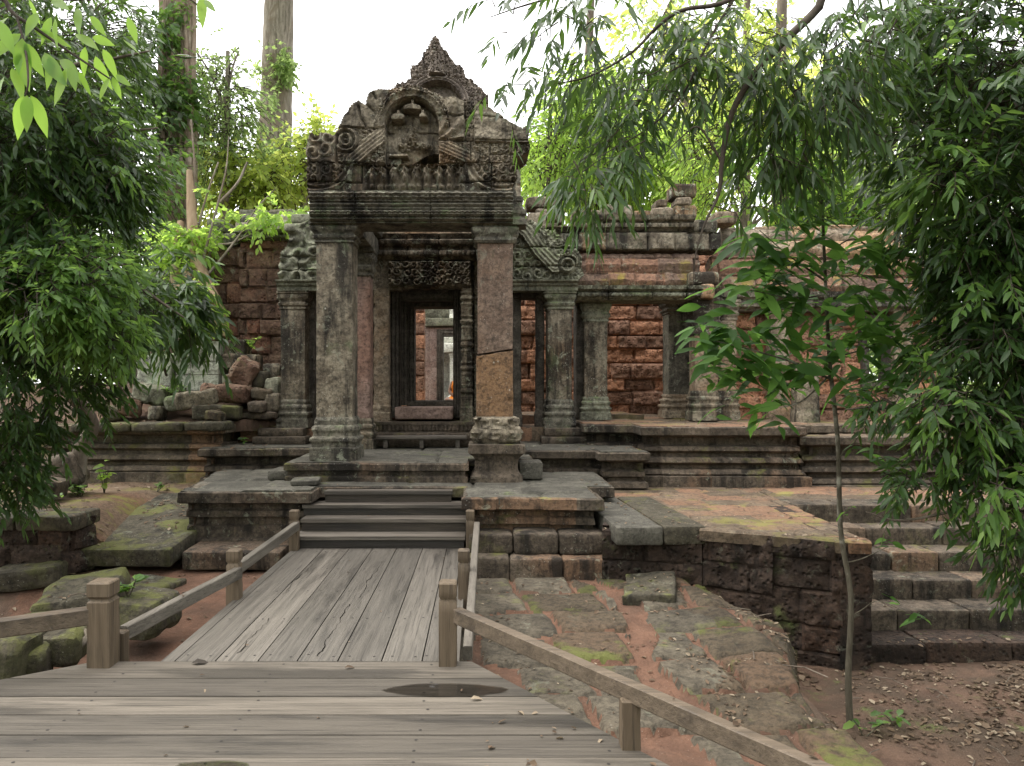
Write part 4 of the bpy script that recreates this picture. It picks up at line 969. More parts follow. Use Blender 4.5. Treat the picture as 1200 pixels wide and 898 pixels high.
# ---------------- left of the porch: laterite wall with green topped cornice
y = 12.6
x0, x1 = X(238, y), X(345, y); zt = Z(287, y)
mb = MB(); wall(mb, x0, X(282, y), 1.0, zt, y + .12, masonry(1, 4, .29, .46, 251, .016, .05, .03, .045, 10), .028, .4, None, 0, True); wall(mb, X(281, y), x1, 1.0, Z(283, y), y, masonry(1, 4, .28, .40, 252, .016, .05, .03, .05, 10), .028, .4, None, 0, True); mb.build('left_wall', LATD, temple)
mb = MB(); z0, z1 = Z(286, y), Z(276, y); wall(mb, X(279, y), X(340, y), Z(282.5, y), Z(272, y), y - .06, cor_h(Z(282.5, y), Z(272, y), 255), .016, .6, None, 0, True); box(mb, X(242, y), X(278, y), y + .05, y + .6, Z(286.5, y), Z(272, y), .07, .03, .05, .4, 3); box(mb, X(238, y), X(262, y), y + .1, y + .6, Z(271.5, y), Z(255, y), .07, .03, .06, .3, 4); mb.build('left_cornice', SANDG, temple)
vault(X(275, 12.9), X(345, 12.9), 12.8, Z(271, 12.8), Z(240, 13), .4, 257, SANDG, .3, .5)
# roof remains above the main room, half hidden by trees
mb = MB(); wall(mb, -2.6, -1.9, 3.3, 4.6, 12.3, masonry(3, 5, .28, .5, 259), .04, .5, None, 0, True); mb.build('upper_wall', SANDD, temple)

# ---------------- a court and another gallery far behind, seen through the doors
far = thing('distant_gallery', (0, 27, 1.0), 'pale pillared gallery seen small and bright through the doorways', 'gallery')
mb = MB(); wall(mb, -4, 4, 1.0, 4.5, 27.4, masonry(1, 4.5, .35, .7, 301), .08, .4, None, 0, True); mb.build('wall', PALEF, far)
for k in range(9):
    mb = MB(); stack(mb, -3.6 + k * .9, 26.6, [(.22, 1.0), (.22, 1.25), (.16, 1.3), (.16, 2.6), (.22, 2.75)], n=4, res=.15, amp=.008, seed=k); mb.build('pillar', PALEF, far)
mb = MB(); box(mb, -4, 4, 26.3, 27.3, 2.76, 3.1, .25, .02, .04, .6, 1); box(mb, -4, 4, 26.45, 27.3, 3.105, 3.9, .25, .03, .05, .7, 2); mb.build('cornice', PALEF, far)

# ================================================================== GROUND AND PLATFORMS
def axis(lo, hi, fine, a, b, grow=1.25):
    g = list(np.arange(a, b, fine)); s = fine; x = g[-1]
    while x < hi: s *= grow; x += s; g.append(x)
    s = fine; x = a
    while x > lo: s *= grow; x -= s; g.insert(0, x)
    return np.array(g)
def gz(x, y):
    z = -.27 - .10 * sstep(6.5, 4.0, y)
    z = z - .50 * sstep(2.0, 2.5, x) * sstep(11, 9, y) + 0 * x
    z = z - .30 * sstep(-3.2, -4.2, x) * sstep(7.6, 6.5, y)
    z = z + 1.15 * sstep(12.5, 15.5, y)
    return z + .10 * fb2(x * .7, y * .7, 3, 401) + .05 * fb2(x * 3, y * 3, 3, 402) + .022 * fb2(x * 12, y * 12, 3, 403)
gx, gy = axis(-260, 260, .045, -4.6, 5.4), axis(-120, 400, .045, 3.0, 8.2)
A, B = np.meshgrid(gx, gy, indexing='ij'); H = gz(A, B)
i = np.arange(A.size).reshape(A.shape); q = np.stack([i[:-1, :-1], i[1:, :-1], i[1:, 1:], i[:-1, 1:]], -1).reshape(-1, 4)
cx, cy = (A[:-1, :-1] + A[1:, 1:]) / 2, (B[:-1, :-1] + B[1:, 1:]) / 2
mt = ((cx > 1.9 + .3 * fb2(cx * 2, cy * 2, 2, 4)) | (cy > 9) | (cx < -4.2 + .6 * fb2(cx * 2, cy * 2, 2, 5)) | (cy < 1)).astype(int).ravel()
mb = MB(); mb.add(np.stack([A, B, H], -1).reshape(-1, 3), q, .5, mt); g = mb.build('ground', [DIRT, DIRT2], None, 180); tag(g, kind='structure')

PLAT = [(0, -.004), (.035, -.02), (.04, -.12), (.01, -.135), (-.10, -.15), (-.10, -.20), (-.05, -.22), (-.045, -.28), (-.12, -.295), (-.12, -.37), (-.07, -.39), (-.06, -.50), (.0, -.525), (.01, -.80)]
PLIN = [(0, -.004), (.03, -.02), (.03, -.11), (0, -.13), (-.14, -.15), (-.15, -.25), (-.05, -.27), (-.03, -.32), (-.07, -.345), (-.10, -.36), (-.10, -.40), (-.02, -.42), (.0, -.47), (-.05, -.50), (-.09, -.51), (-.09, -.55), (-.01, -.57), (.02, -.62), (.0, -.64), (.07, -.65), (.08, -.95)]
def mass(parent, poly, z, prof, seed, top, side, cell=.5, name='top_slabs', sname='moulded_base', closed=True, amp=.008, asp=1.5):
    mb = MB(); floor_(mb, poly, z, slabs(seed, cell, .022, .014, .007, .006, asp), .035, .08, 0); mb.build(name, top, parent)
    mb = MB(); sweep(mb, poly, [(-.02, z - .03)] + [(o, z + dz) for o, dz in prof], closed, .035, amp, seed, .016); mb.build(sname, side, parent)

plat = thing('entrance_platform', (AX, 8.6, -.2), 'low dark stone platform with worn slabs under the porch pillars', 'platform')
LP = [(-3.15, 8.08), (-1.80, 8.08), (-1.80, 8.5), (-.14, 8.5), (-.14, 7.67), (.66, 7.67), (.66, 7.62), (1.17, 7.62), (1.17, 8.5), (1.45, 8.5), (1.45, 10.9), (-3.5, 10.9)]
mass(plat, LP, .5, PLAT, 411, TOP, BASE, .52)
UPRF = [(0, -.004), (.02, -.02), (.02, -.09), (-.02, -.10), (-.02, -.15), (.01, -.17), (.01, -.24)]
UP = [(-2.25, 8.9), (-1.25, 8.9), (-1.25, 8.86), (-.16, 8.86), (-.16, 9.35), (.62, 9.35), (.62, 11.9), (-2.25, 11.9)]
mass(plat, UP, .72, UPRF, 413, TOP, BASE, .5, 'porch_floor', 'porch_kerb')
WPR = [(0, -.004), (.03, -.02), (.03, -.10), (0, -.12), (-.14, -.14), (-.14, -.22), (-.04, -.25), (-.04, -.31), (-.10, -.33), (-.09, -.37), (0, -.39), (.01, -.45), (-.06, -.47), (-.05, -.52), (.03, -.54), (.03, -.72)]
mass(plat, [(.60, 9.9), (1.5, 9.9), (1.5, 9.6), (2.10, 9.6), (2.10, 11.9), (.60, 11.9)], .78, WPR, 415, TOP, BASE, .55, 'wing_floor', 'wing_base')
mass(plat, [(-3.72, 10.2), (-2.9, 10.2), (-2.9, 10.26), (-2.2, 10.26), (-2.2, 11.9), (-3.72, 11.9)], .78, WPR, 417, TOP, BASE, .55, 'wing_floor', 'wing_base')
for a, b, sd_ in ((634, 692, 3), (298, 360, 4)):
    mb = MB(); x0, x1 = X(a, 11.0), X(b, 11.0)
    box(mb, x0, x1, 10.88, 11.9, .775, .885, .1, .008, .02, .35, sd_); box(mb, x0 + .05, x1 - .05, 10.97, 11.9, .888, 1.0, .1, .008, .02, .5, sd_ + 1); mb.build('pillar_plinth', BASE, plat)
for a, b in ((.60, 1.5), (-3.5, -2.2)): mb = MB(); floor_(mb, [(a, 11.2), (b, 11.2), (b, 14.05), (a, 14.05)], 1.0, slabs(421, .5), .05, .2); mb.build('side_floor', TERR, plat)
# front base stones on the right and the blocks above them
mb = MB()
for x0, x1, y0, z0, z1, t, s in ((-.12, .28, 7.28, -.34, -.02, .3, 1), (.285, .78, 7.27, -.34, -.035, .75, 2), (.785, 1.36, 7.30, -.34, -.045, .85, 3)): box(mb, x0, x1, y0, 7.9, z0, z1, .06, .012, .03, t, 430 + s)
for x0, x1, y0, z0, z1, t, s in ((-.12, .32, 7.48, -.035, .16, .2, 1), (.325, .76, 7.45, -.04, .175, .3, 2), (.765, 1.22, 7.46, -.04, .17, .35, 3)): box(mb, x0, x1, y0, 7.9, z0, z1, .06, .014, .035, t, 440 + s)
mb.build('footing_blocks', BASE, plat)
mb = MB(); box(mb, 1.0, 1.38, 7.5, 8.3, -.25, .12, .06, .03, .09, .5, 451); mb.build('rounded_corner_block', MOSSY, plat)

def laid(name, label, group, x0, x1, y0, y1, z0, z1, mat, seed, n=.06, amp=.012, rnd=.03, tint=.5, rot=None, cat='stone'):
    mb = MB(); box(mb, x0, x1, y0, y1, z0, z1, n, amp, rnd, tint, seed, 0, rot); return tag(mb.build(name, mat), label, cat, group)
laid('loose_slab', 'dark oblong block beside the flared pedestal on the platform', None, X(607, 9.3), X(634, 9.3), 9.0, 9.34, .505, .71, TOP, 455)
laid('loose_slab', 'small loose slab in front of the left porch pillar', None, X(344, 8.7), X(376, 8.7), 8.45, 8.8, .505, .57, TOP, 456, rot=rotm(0, 0, 6))
laid('loose_slab', 'dark broken slab left of the left porch pillar', None, X(320, 9.2), X(356, 9.2), 8.95, 9.4, .505, .62, TOP, 457, rot=rotm(0, 0, -3))

plr = thing('gallery_plinth', (4.2, 11, .3), 'tall moulded stone plinth carrying the gallery right of the porch', 'plinth')
mass(plr, [(1.45, 10.6), (2.12, 10.6), (2.12, 10.02), (4.19, 9.95), (4.19, 10.55), (7.6, 10.55), (7.6, 14.1), (1.45, 14.1)], 1.08, PLIN, 461, TERR, BASE, .5)
mass(plr, [(4.2, 10.06), (7.8, 10.1), (7.8, 10.6), (4.2, 10.6)], .95, PLIN, 463, TERR, BASE, .5, 'lower_slabs', 'lower_base')
pll = thing('gallery_plinth', (-5.6, 11, .3), 'moulded mossy stone plinth left of the porch with rubble on it', 'plinth')
mass(pll, [(-9.5, 10.6), (-5.55, 10.5), (-5.0, 10.42), (-3.5, 10.4), (-3.5, 12.9), (-9.5, 12.9)], 1.08, PLIN, 465, MOSSY, stone('mossy_plinth_stone', (.02, .018, .014), (.095, .075, .056), (.18, .145, .105), (.19, .115, .07), stain=.5, lichen=.25, moss=.5, warmth=.35, mosscol=(.10, .095, .02)), .5)
mb = MB()
for k, (x0, x1, t) in enumerate(((-5.5, -4.72, .5), (-4.70, -4.0, .6), (-3.99, -3.45, .4))): box(mb, x0, x1, 10.30, 10.8, .985 + .006 * k, 1.10 + .006 * k, .06, .018, .04, t, 467 + k)
mb.build('edge_slabs', MOSSY, pll)

# terraces
ter = thing('laterite_terrace', (2.6, 7.5, -.8), 'tan paved terrace with a dark pitted retaining wall right of the platform', 'terrace')
TR = [(1.2, 7.9), (2.0, 7.0), (3.05, 6.47), (3.27, 6.44), (3.44, 8.8), (3.44, 10.4), (1.2, 10.4)]
mb = MB(); floor_(mb, TR, .30, slabs(471, .36, .012, .016, .006, .007, 1.6), .03, .1); mb.build('paving', TERR, ter)
mb = MB()
wseg = [(1.15, 7.25), (2.02, 7.0), (2.55, 6.70), (3.05, 6.46), (3.27, 6.43), (3.44, 8.8), (3.45, 10.3)]
for k, (a, b) in enumerate(zip(wseg[:-1], wseg[1:])):
    L = math.hypot(b[0] - a[0], b[1] - a[1]); u = np.array((b[0] - a[0], b[1] - a[1], 0)) / L
    mh = masonry(-1, .35, .27, .5, 473 + k, .012, .025, .014, .05, 9, .05)
    panel(mb, (a[0], a[1], -1.0), u, (0, 0, 1), L, 1.29, .022, lambda p, q: mh(p, q - 1.0), None, .25, 0)
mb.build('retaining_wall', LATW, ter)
mb = MB(); sweep(mb, [(2.0, 7.0), (3.05, 6.47), (3.27, 6.44)], [(-.12, .308), (.0, .306), (.035, .29), (.03, .20), (-.03, .185)], False, .03, .012, 479, .015, blk=.45); mb.build('edge_course', TERR, ter)
for k, (a, b, t) in enumerate(((715, 771, .35), (772, 823, .5))):
    mb = MB(); box(mb, X(a, 7.0), X(b, 7.0), 6.98 + .02 * k, 8.9, .15, .325, .08, .01, .03, t, 481 + k, 0, rotm(0, 0, 3)); mb.build('edge_slab', TOP if k == 0 else MOSSY, ter)
laid('broken_slab', 'flat grey slab broken in two below the terrace edge', None, X(728, 6.9), X(786, 6.9), 6.45, 7.05, -.26, -.13, MOSSY, 484, .05, .03, .02, rot=rotm(4, -4, -14))

st = thing('stone_stairs', (4.8, 6.6, -.8), 'short flight of dark laterite steps climbing right of the terrace wall', 'stairs')
for k in range(6):
    mb = MB(); y0 = 6.60 + .36 * k; z1 = -.79 + .182 * (k + 1)
    x = 3.28 + .028 * k; j = 0
    while x < 6.6:
        w = (.55, .75, .48, .66, .8)[(j + k * 2) % 5]; box(mb, x, x + w - .006, y0 + .01 * ((j * 7 + k) % 3 - 1), y0 + .46, z1 - .25, z1 + .006 * ((j * 5 + k) % 3 - 1), .07, .010, .022, ((j * 37 + k * 17) % 10) / 10, 490 + k * 7 + j); x += w; j += 1
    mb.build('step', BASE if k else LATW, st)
tb = thing('upper_terrace', (5.5, 9.4, -.3), 'red brown landing above the stairs at the foot of the plinth', 'terrace')
mb = MB(); floor_(mb, [(3.46, 8.78), (7.8, 8.78), (7.8, 10.4), (3.46, 10.4)], .296, slabs(495, .4), .05, .5); mb.build('landing', TERR, tb)

tel = thing('left_terrace', (-6, 8.8, -.4), 'mossy earthen terrace behind a dark pit wall at the left', 'terrace')
mb = MB(); TL = [(-11, 7.5), (-4.1, 7.5), (-3.95, 7.8), (-2.95, 8.3), (-2.95, 10.5), (-11, 10.5)]
floor_(mb, TL, .30, lambda x, y: (-.42 * sstep(-4.3, -3.6, x) * sstep(10.2, 8.6, y) + .05 * fb2(x * 1.5, y * 1.5, 3, 3) + .03 * fb2(x * 6, y * 6, 3, 4), .5 + .5 * fb2(x, y, 2, 5)), .04, .45); mb.build('top', stone('mossy_earth', (.045, .03, .021), (.115, .075, .05), (.155, .113, .075), (.145, .08, .05), stain=.25, lichen=.1, moss=.55, warmth=.4, mosscol=(.10, .095, .025), specks=.3), tel)
mb = MB()
wseg = [(-11, 7.43), (-4.05, 7.43), (-3.88, 7.78)]
for k, (a, b) in enumerate(zip(wseg[:-1], wseg[1:])):
    L = math.hypot(b[0] - a[0], b[1] - a[1]); u = np.array((b[0] - a[0], b[1] - a[1], 0)) / L; mh = masonry(-1, .4, .25, .5, 497 + k, .02, .04, .02, .04, 8, .03)
    panel(mb, (a[0], a[1], -1.0), u, (0, 0, 1), L, 1.295, .03, lambda p, q: mh(p, q - 1.0), None, .25, 0)
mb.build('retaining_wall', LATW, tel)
mb = MB()
for k, (a, b) in enumerate(((-6.6, -5.75), (-5.745, -5.1), (-5.095, -4.5), (-4.495, -3.93))): box(mb, a, b, 7.38 + .01 * k, 7.95, .20, .335 + .008 * (k % 2), .06, .014, .025, .3 + .15 * k, 505 + k)
mb.build('coping', MOSSY, tel)
LEDGE = 'broad sloping stone slabs left of the platform'
laid('sloping_slab', 'broad sloping slab touching the left front corner of the platform', 'sloping slabs left of the platform', -2.98, -1.98, 7.66, 8.5, -.22, -.03, BASE, 501, .07, .012, .03, .7, rotm(3, 0, -2))
laid('sloping_slab', 'long mossy sloping slab between the pit and the platform', 'sloping slabs left of the platform', -4.10, -2.96, 7.62, 9.6, -.06, .13, MOSSY, 502, .07, .014, .03, .5, rotm(8.5, -1, -6))
laid('sloping_slab', 'end slab beside the dark pit at the left', 'sloping slabs left of the platform', -4.62, -4.02, 7.2, 7.7, -.30, -.10, MOSSY, 503, .07, .02, .05, .3, rotm(4, -4, 12))
laid('flat_slab', 'thin flat slab lying on the red earth left of the ramp', None, X(129, 7.0), X(199, 7.0), 6.75, 7.35, -.30, -.205, MOSSY, 504, .06, .02, .03, .5, rotm(0, 0, -14))

# the paved path right of the boardwalk: broken laterite slabs in red earth
SP = [(-.3, 2.4), (2.15, 2.4), (2.10, 4.0), (2.02, 4.5), (2.08, 5.0), (2.22, 5.4), (2.40, 5.85), (2.28, 6.3), (2.08, 6.9), (1.3, 7.4), (-.3, 7.45)]
def path_f(x, y):
    wx, wy = x + .14 * fb2(x * 2.0, y * 2.0, 3, 1) + .10 * y, y + .14 * fb2(x * 2.0, y * 2.0, 3, 2) - .06 * x
    row = np.floor(wy / .52); o = np.zeros_like(row); w = .46 + .30 * _h(row, o, o, 21); col = np.floor(wx / w + 5 * _h(row, o, o, 22)); fu = wx / w + 5 * _h(row, o, o, 22) - col; fv = wy / .52 - row
    cid = _h(row, col, o, 23); d = 2 * np.minimum(np.minimum(fu, 1 - fu) * w, np.minimum(fv, 1 - fv) * .52)
    edge = dseg(x, y, SP[1:9])
    track = np.exp(-((x - (1.22 + .10 * (5.5 - y) + .12 * np.sin(y * 2.2))) / .17) ** 2)     # the earth track down the middle
    earth = (d < .045 + .09 * fb2(x * 5, y * 5, 3, 6)) | (track + .9 * fb2(x * 3, y * 3, 3, 9) > .72) | (cid > .93) 
    earth = earth & (edge > .05)
    return wx, wy, d, cid, edge, earth
def path_h(x, y):
    wx, wy, d, cid, edge, earth = path_f(x, y)
    hs_ = .018 + .045 * (cid - .4) - .035 * np.exp(-(d / .07) ** 2) + (.02 + .03 * sstep(.8, .2, edge)) * fb2(x * 9, y * 9, 4, 7) + (.02 + .05 * sstep(.8, .2, edge)) * fb2(x * 3.4, y * 3.4, 3, 8)
    he = -.022 + .03 * fb2(x * 4, y * 4, 3, 12) + .012 * fb2(x * 20, y * 20, 3, 13)
    h = np.where(earth, np.minimum(he, hs_), hs_)
    h = h - .035 * np.clip(7 - y, 0, 4) + .04 * np.exp(-((x - 1.9) / .3) ** 2 - ((y - 6.1) / .7) ** 2) + .05 * np.exp(-((x - 1.6) / .45) ** 2 - ((y - 6.9) / .4) ** 2)
    h = h - .13 * sstep(.07, 0, edge) - .02 * sstep(.25, .05, edge)
    return h, np.clip(cid * .8 + .1, 0, 1)
def path_m(x, y):
    wx, wy, d, cid, edge, earth = path_f(x, y)
    return np.where(earth, 1, np.where((edge < .55 + .5 * fb2(x * 3, y * 3, 3, 3)) | (_h(np.floor(cid * 1e6), np.zeros_like(cid), np.zeros_like(cid), 2) > .72), 2, 0))
mb = MB(); floor_(mb, SP, -.225, path_h, .019, .62, path_m)
PAVE = stone('path_paving', (.022, .019, .015), (.068, .057, .042), (.118, .10, .074), (.10, .07, .048), stain=.3, lichen=.3, moss=.35, warmth=.3, bmp=.7, pit=.25, specks=.2, mosscol=(.085, .085, .035))
PMOSS = stone('mossy_path_stone', (.02, .017, .013), (.062, .047, .031), (.10, .077, .052), (.09, .058, .037), stain=.3, lichen=.15, moss=.50, warmth=.35, bmp=.9, pit=.3, specks=.1, mosscol=(.062, .068, .018))
tag(mb.build('stone_path', [PAVE, DIRT, PMOSS], None, 60), kind='structure')

# ================================================================== BOARDWALK
def plank(mb, quad, z0, z1, tint, bev=.004):
    q = np.array(quad, float); c = q.mean(0); n = q - c; ins = q - n / np.linalg.norm(n, axis=1, keepdims=True) * bev * 1.4
    V = np.concatenate([np.c_[q, np.full(4, z0)], np.c_[q, np.full(4, z1 - bev)], np.c_[ins, np.full(4, z1)]])
    f = [(3, 2, 1, 0), (8, 9, 10, 11)] + [(a + o, (a + 1) % 4 + o, (a + 1) % 4 + o + 4, a + o + 4) for o in (0, 4) for a in range(4)]
    mb.add(V, f, tint)
def beam(mb, p0, p1, w, h, tint=.5, bev=.006, sag=0):
    """a timber from p0 to p1 (centre line), w wide, h high, with eased edges"""
    p0, p1 = np.array(p0, float), np.array(p1, float); T = p1 - p0; L = np.linalg.norm(T); T /= L; S = np.cross(T, (0, 0, 1)); S /= np.linalg.norm(S); U = np.cross(S, T)
    a, b = w / 2, h / 2; ring = [(-a + bev, -b), (a - bev, -b), (a, -b + bev), (a, b - bev), (a - bev, b), (-a + bev, b), (-a, b - bev), (-a, -b + bev)]
    n = max(2, int(L / .08)); V = []
    for k in range(n + 1):
        t = k / n; c = p0 + T * L * t
        j = .0035 * np.array([vn3(np.array([[c[0] * 3, c[1] * 3, q]]))[0] - .5 for q in (0, 5)])
        for x, y in ring: V.append(c + S * (x + j[0]) + U * (y + j[1]))
    i = np.arange((n + 1) * 8).reshape(n + 1, 8); j = np.roll(i, -1, 1)
    mb.add(V, np.stack([i[:-1], j[:-1], j[1:], i[1:]], -1).reshape(-1, 4)[:, ::-1], tint)
    e = i[0]; mb.add(V, [(e[0], e[1], e[2], e[3]), (e[0], e[3], e[4], e[7]), (e[4], e[5], e[6], e[7])], tint); e = i[-1]; mb.add(V, [(e[3], e[2], e[1], e[0]), (e[7], e[4], e[3], e[0]), (e[7], e[6], e[5], e[4])], tint)

def lerp(a, b, t): return a + (b - a) * t
def edge_x(pts, y):
    for (xa, ya), (xb, yb) in zip(pts[:-1], pts[1:]):
        if min(ya, yb) - 1e-6 <= y <= max(ya, yb) + 1e-6: return lerp(xa, xb, (y - ya) / (yb - ya))
    return pts[-1][0]
deck = thing('boardwalk_deck', (-.8, 3.4, -.4), 'wide grey boardwalk deck of crosswise weathered boards in the foreground', 'boardwalk')
LE = [(-2.24, 4.47), (-2.62, 4.19), (-4.6, 2.9), (-6.2, 1.8)]; RE = [(-.05, 4.47), (.70, 3.39), (1.28, 2.55), (1.8, 1.8)]
mb = MB(); nails = mb; ys = [4.47, 4.21, 3.967, 3.745, 3.53, 3.314, 3.10, 2.88, 2.66, 2.44, 2.22, 2.0]; rng = random.Random(5)
for k, (a, b) in enumerate(zip(ys[:-1], ys[1:])):
    za = rng.uniform(-.003, .003); y1, y0 = a - .004, b + .004
    cut = [None] if k % 3 != 1 else [rng.uniform(-1.4, -.4)]
    xs = [(edge_x(LE, y0), edge_x(LE, y1)), (edge_x(RE, y0), edge_x(RE, y1))]
    plank(mb, [(xs[0][0], y0), (xs[1][0], y0), (xs[1][1], y1), (xs[0][1], y1)], -.05, za, rng.random())
    for x in (-2.0, -1.15, -.28, .55):
        for y in (y0 + .05, y1 - .05):
            if xs[0][1] < x < xs[1][1]: 
                xx, yy = x + rng.uniform(-.02, .02), y + rng.uniform(-.01, .01); nails.add([(xx + .008 * math.cos(t), yy + .008 * math.sin(t), za + .0015) for t in np.arange(6) * 1.047], [(0, 1, 2, 3), (0, 3, 4, 5)], .5, 1)
mb.build('boards', [WDECK, NAIL], deck)
mb = MB()
for x in (-2.0, -1.15, -.28): beam(mb, (x, 1.9, -.12), (x, 4.40, -.12), .1, .13)
for e in (LE, RE):
    for (a, b), (c, d) in zip(e[:-1], e[1:]): s = .05 if e is LE else -.05; beam(mb, (a + s, b - .03, -.115), (c + s, d, -.115), .06, .12)
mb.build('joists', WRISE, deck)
mb = MB()
for x, y in ((-2.1, 4.3), (-.2, 4.3), (.5, 3.45), (-2.5, 4.1), (-1.1, 3.2), (1.1, 2.6)): box(mb, x - .06, x + .06, y - .06, y + .06, -.75, -.185, .2, .003, .008, .5, 3)
mb.build('stilts', WRISE, deck)

ramp = thing('boardwalk_ramp', (-1.0, 6.0, -.3), 'grey plank walkway running straight to the wooden steps', 'boardwalk')
mb = MB(); nails = mb; rng = random.Random(9)
L0, R0, L1, R1 = X(205, 4.48), X(524, 4.48), X(352, 7.6), X(541, 7.6); n = 7; ws = [1, 1.05, .97, 1.0, 1.08, 1, .62]; cs = np.cumsum([0] + ws) / sum(ws)
for k in range(n):
    a, b = cs[k], cs[k + 1]; zz = rng.uniform(-.003, .003)
    plank(mb, [(lerp(L0, R0, a) + .004, 4.482), (lerp(L0, R0, b) - .004, 4.482), (lerp(L1, R1, b) - .003, 7.6), (lerp(L1, R1, a) + .003, 7.6)], -.05, zz, rng.random())
    for y in (4.56, 5.3, 6.0, 6.75, 7.45):
        t = (y - 4.48) / 3.12
        for f in (.2, .8):
            u = lerp(a, b, f); x = lerp(lerp(L0, R0, u), lerp(L1, R1, u), t) + rng.uniform(-.01, .01); yy = y + rng.uniform(-.02, .02)
            nails.add([(x + .0085 * math.cos(q), yy + .0085 * math.sin(q), zz + .0015) for q in np.arange(6) * 1.047], [(0, 1, 2, 3), (0, 3, 4, 5)], .5, 1)
mb.build('boards', [WRAMP, NAIL], ramp)
mb = MB(); plank(mb, [(L0 - .085, 4.482), (L0 - .008, 4.482), (L1 - .006, 7.6), (L1 - .07, 7.6)], -.09, -.006, .3); mb.build('side_board', WRAMP, ramp); mb = MB(); plank(mb, [(R0 + .006, 4.482), (R0 + .07, 4.482), (R1 + .05, 7.6), (R1 + .006, 7.6)], -.09, -.006, .4); mb.build('side_board', WRAMP, ramp)
mb = MB()
for u in (.04, .5, .96): beam(mb, (lerp(L0, R0, u), 4.5, -.12), (lerp(L1, R1, u), 7.6, -.12), .08, .13)
for y in (5.0, 6.2, 7.4):
    for u in (.05, .95): x = lerp(lerp(L0, R0, u), lerp(L1, R1, u), (y - 4.48) / 3.12); box(mb, x - .05, x + .05, y - .05, y + .05, -.6, -.187, .2, .003, .008, .5, 2)
mb.build('joists', WRISE, ramp)
# long weathering cracks in the boards
for (x0, y0, L) in ((X(345, 6.3), 5.9, 1.0), (X(395, 5.2), 4.55, 1.1), (X(425, 6.0), 5.8, 1.2), (X(300, 5.0), 4.6, .7)):
    mb = MB(); p = [(x0 + .10 * fb2(y * 6, np.array(0.), 4, 7) + .06 * (y - y0) * .3, y) for y in np.arange(y0, y0 + L, .03)]
    for (a, b), (c, d) in zip(p[:-1], p[1:]): a, c = float(a), float(c); w0, w1 = [  .0008 + .0026 * abs(math.sin(q * 9.1) * math.sin(q * 3.7)) for q in (b, d)]; mb.add([(a - w0, b, .0042), (a + w0, b, .0042), (c + w1, d, .0042), (c - w1, d, .0042)], [(0, 1, 2, 3)])
    mb.build('crack', NAIL, ramp)
    mb.build('crack', NAIL, ramp)

ws_ = thing('wooden_steps', (-1.0, 7.9, -.05), 'four dark wooden steps from the walkway up to the platform', 'steps')
SA, SB = X(341, 7.6), X(545, 7.6)
for k, (x0, x1, y0, y1, zt) in enumerate(((SA, SB, 7.60, 7.86, .118), (X(352, 7.84), X(547, 7.84), 7.86, 8.10, .245), (X(354, 8.08), X(553, 8.08), 8.10, 8.36, .352), (X(380, 8.3), X(530, 8.3), 8.30, 8.62, .470))):
    mb = MB(); w = (y1 - y0) / 2
    plank(mb, [(x0, y0 - .02), (x1, y0 - .02), (x1, y0 + w - .004), (x0, y0 + w - .004)], zt - .035, zt, .6); plank(mb, [(x0, y0 + w), (x1, y0 + w), (x1, y1 + .03), (x0, y1 + .03)], zt - .035, zt - .002, .4)
    tr = mb.build('tread', WSTEP, ws_)
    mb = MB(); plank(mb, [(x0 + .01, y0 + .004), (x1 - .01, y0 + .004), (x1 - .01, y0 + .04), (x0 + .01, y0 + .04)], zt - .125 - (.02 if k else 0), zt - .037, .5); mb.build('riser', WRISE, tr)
mb = MB()
for x in (SA + .06, -1.0, SB - .06): beam(mb, (x, 7.66, -.02), (x, 8.5, .26), .06, .10)
mb.build('stringers', WRISE, ws_)

def post(mb, x, y, z0, z1, half, notch=True, seed=0):
    pr = [(half, z0)] + ([(half, z1 - .115), (half * .80, z1 - .10), (half * .80, z1 - .095), (half, z1 - .08)] if notch else []) + [(half, z1 - .008), (half - .008, z1)]
    stack(mb, x, y, pr, n=4, res=.06, amp=.0015, rnd=.006, seed=seed)
def railing(label, posts, rails, postmat, railmat):
    r = thing('railing', (posts[0][0], posts[0][1], posts[0][2]), label, 'railing')
    for k, p in enumerate(posts): mb = MB(); post(mb, *p, seed=k); mb.build('post', postmat, r)
    for a, b, w, h in rails: mb = MB(); beam(mb, a, b, w, h); mb.build('rail', railmat, r)
    return r
railing('low wooden rail along the left edge of the walkway', [(-1.865, 5.82, -.25, .365, .05), (-1.83, 7.55, -.2, .385, .045), (X(139, 4.5), 4.53, -.2, .16, .035, False)],
        [((X(139, 4.5), 4.56, .135), (-1.82, 5.79, .20), .055, .085), ((-1.86, 5.85, .205), (-1.80, 7.52, .235), .055, .085)], WPOST, WRAILY)
railing('low wooden rail along the right edge of the walkway', [(-.125, 5.85, -.25, .36, .045), (-.10, 7.55, -.2, .385, .042)],
        [((-.075, 4.55, .02), (-.055, 5.80, .16), .055, .085), ((-.055, 5.80, .16), (-.035, 7.5, .235), .055, .085)], WPOST, WRAILY)
railing('wooden handrail slanting down past the right edge of the deck', [(-.187, 4.43, -.02, .478, .052), (.665, 3.42, -.04, .215, .042, False), (1.45, 2.45, -.04, .165, .042, False)],
        [((-.135, 4.40, .29), (1.75, 2.11, .175), .06, .085)], WPOST, WRAIL)
railing('wooden handrail at the left edge of the deck with one stout post', [(-2.17, 4.42, -.02, .485, .066), (-3.6, 3.65, -.04, .30, .05, False)],
        [((-2.235, 4.39, .29), (-4.6, 3.05, .27), .075, .095)], WPOST, WRAIL)

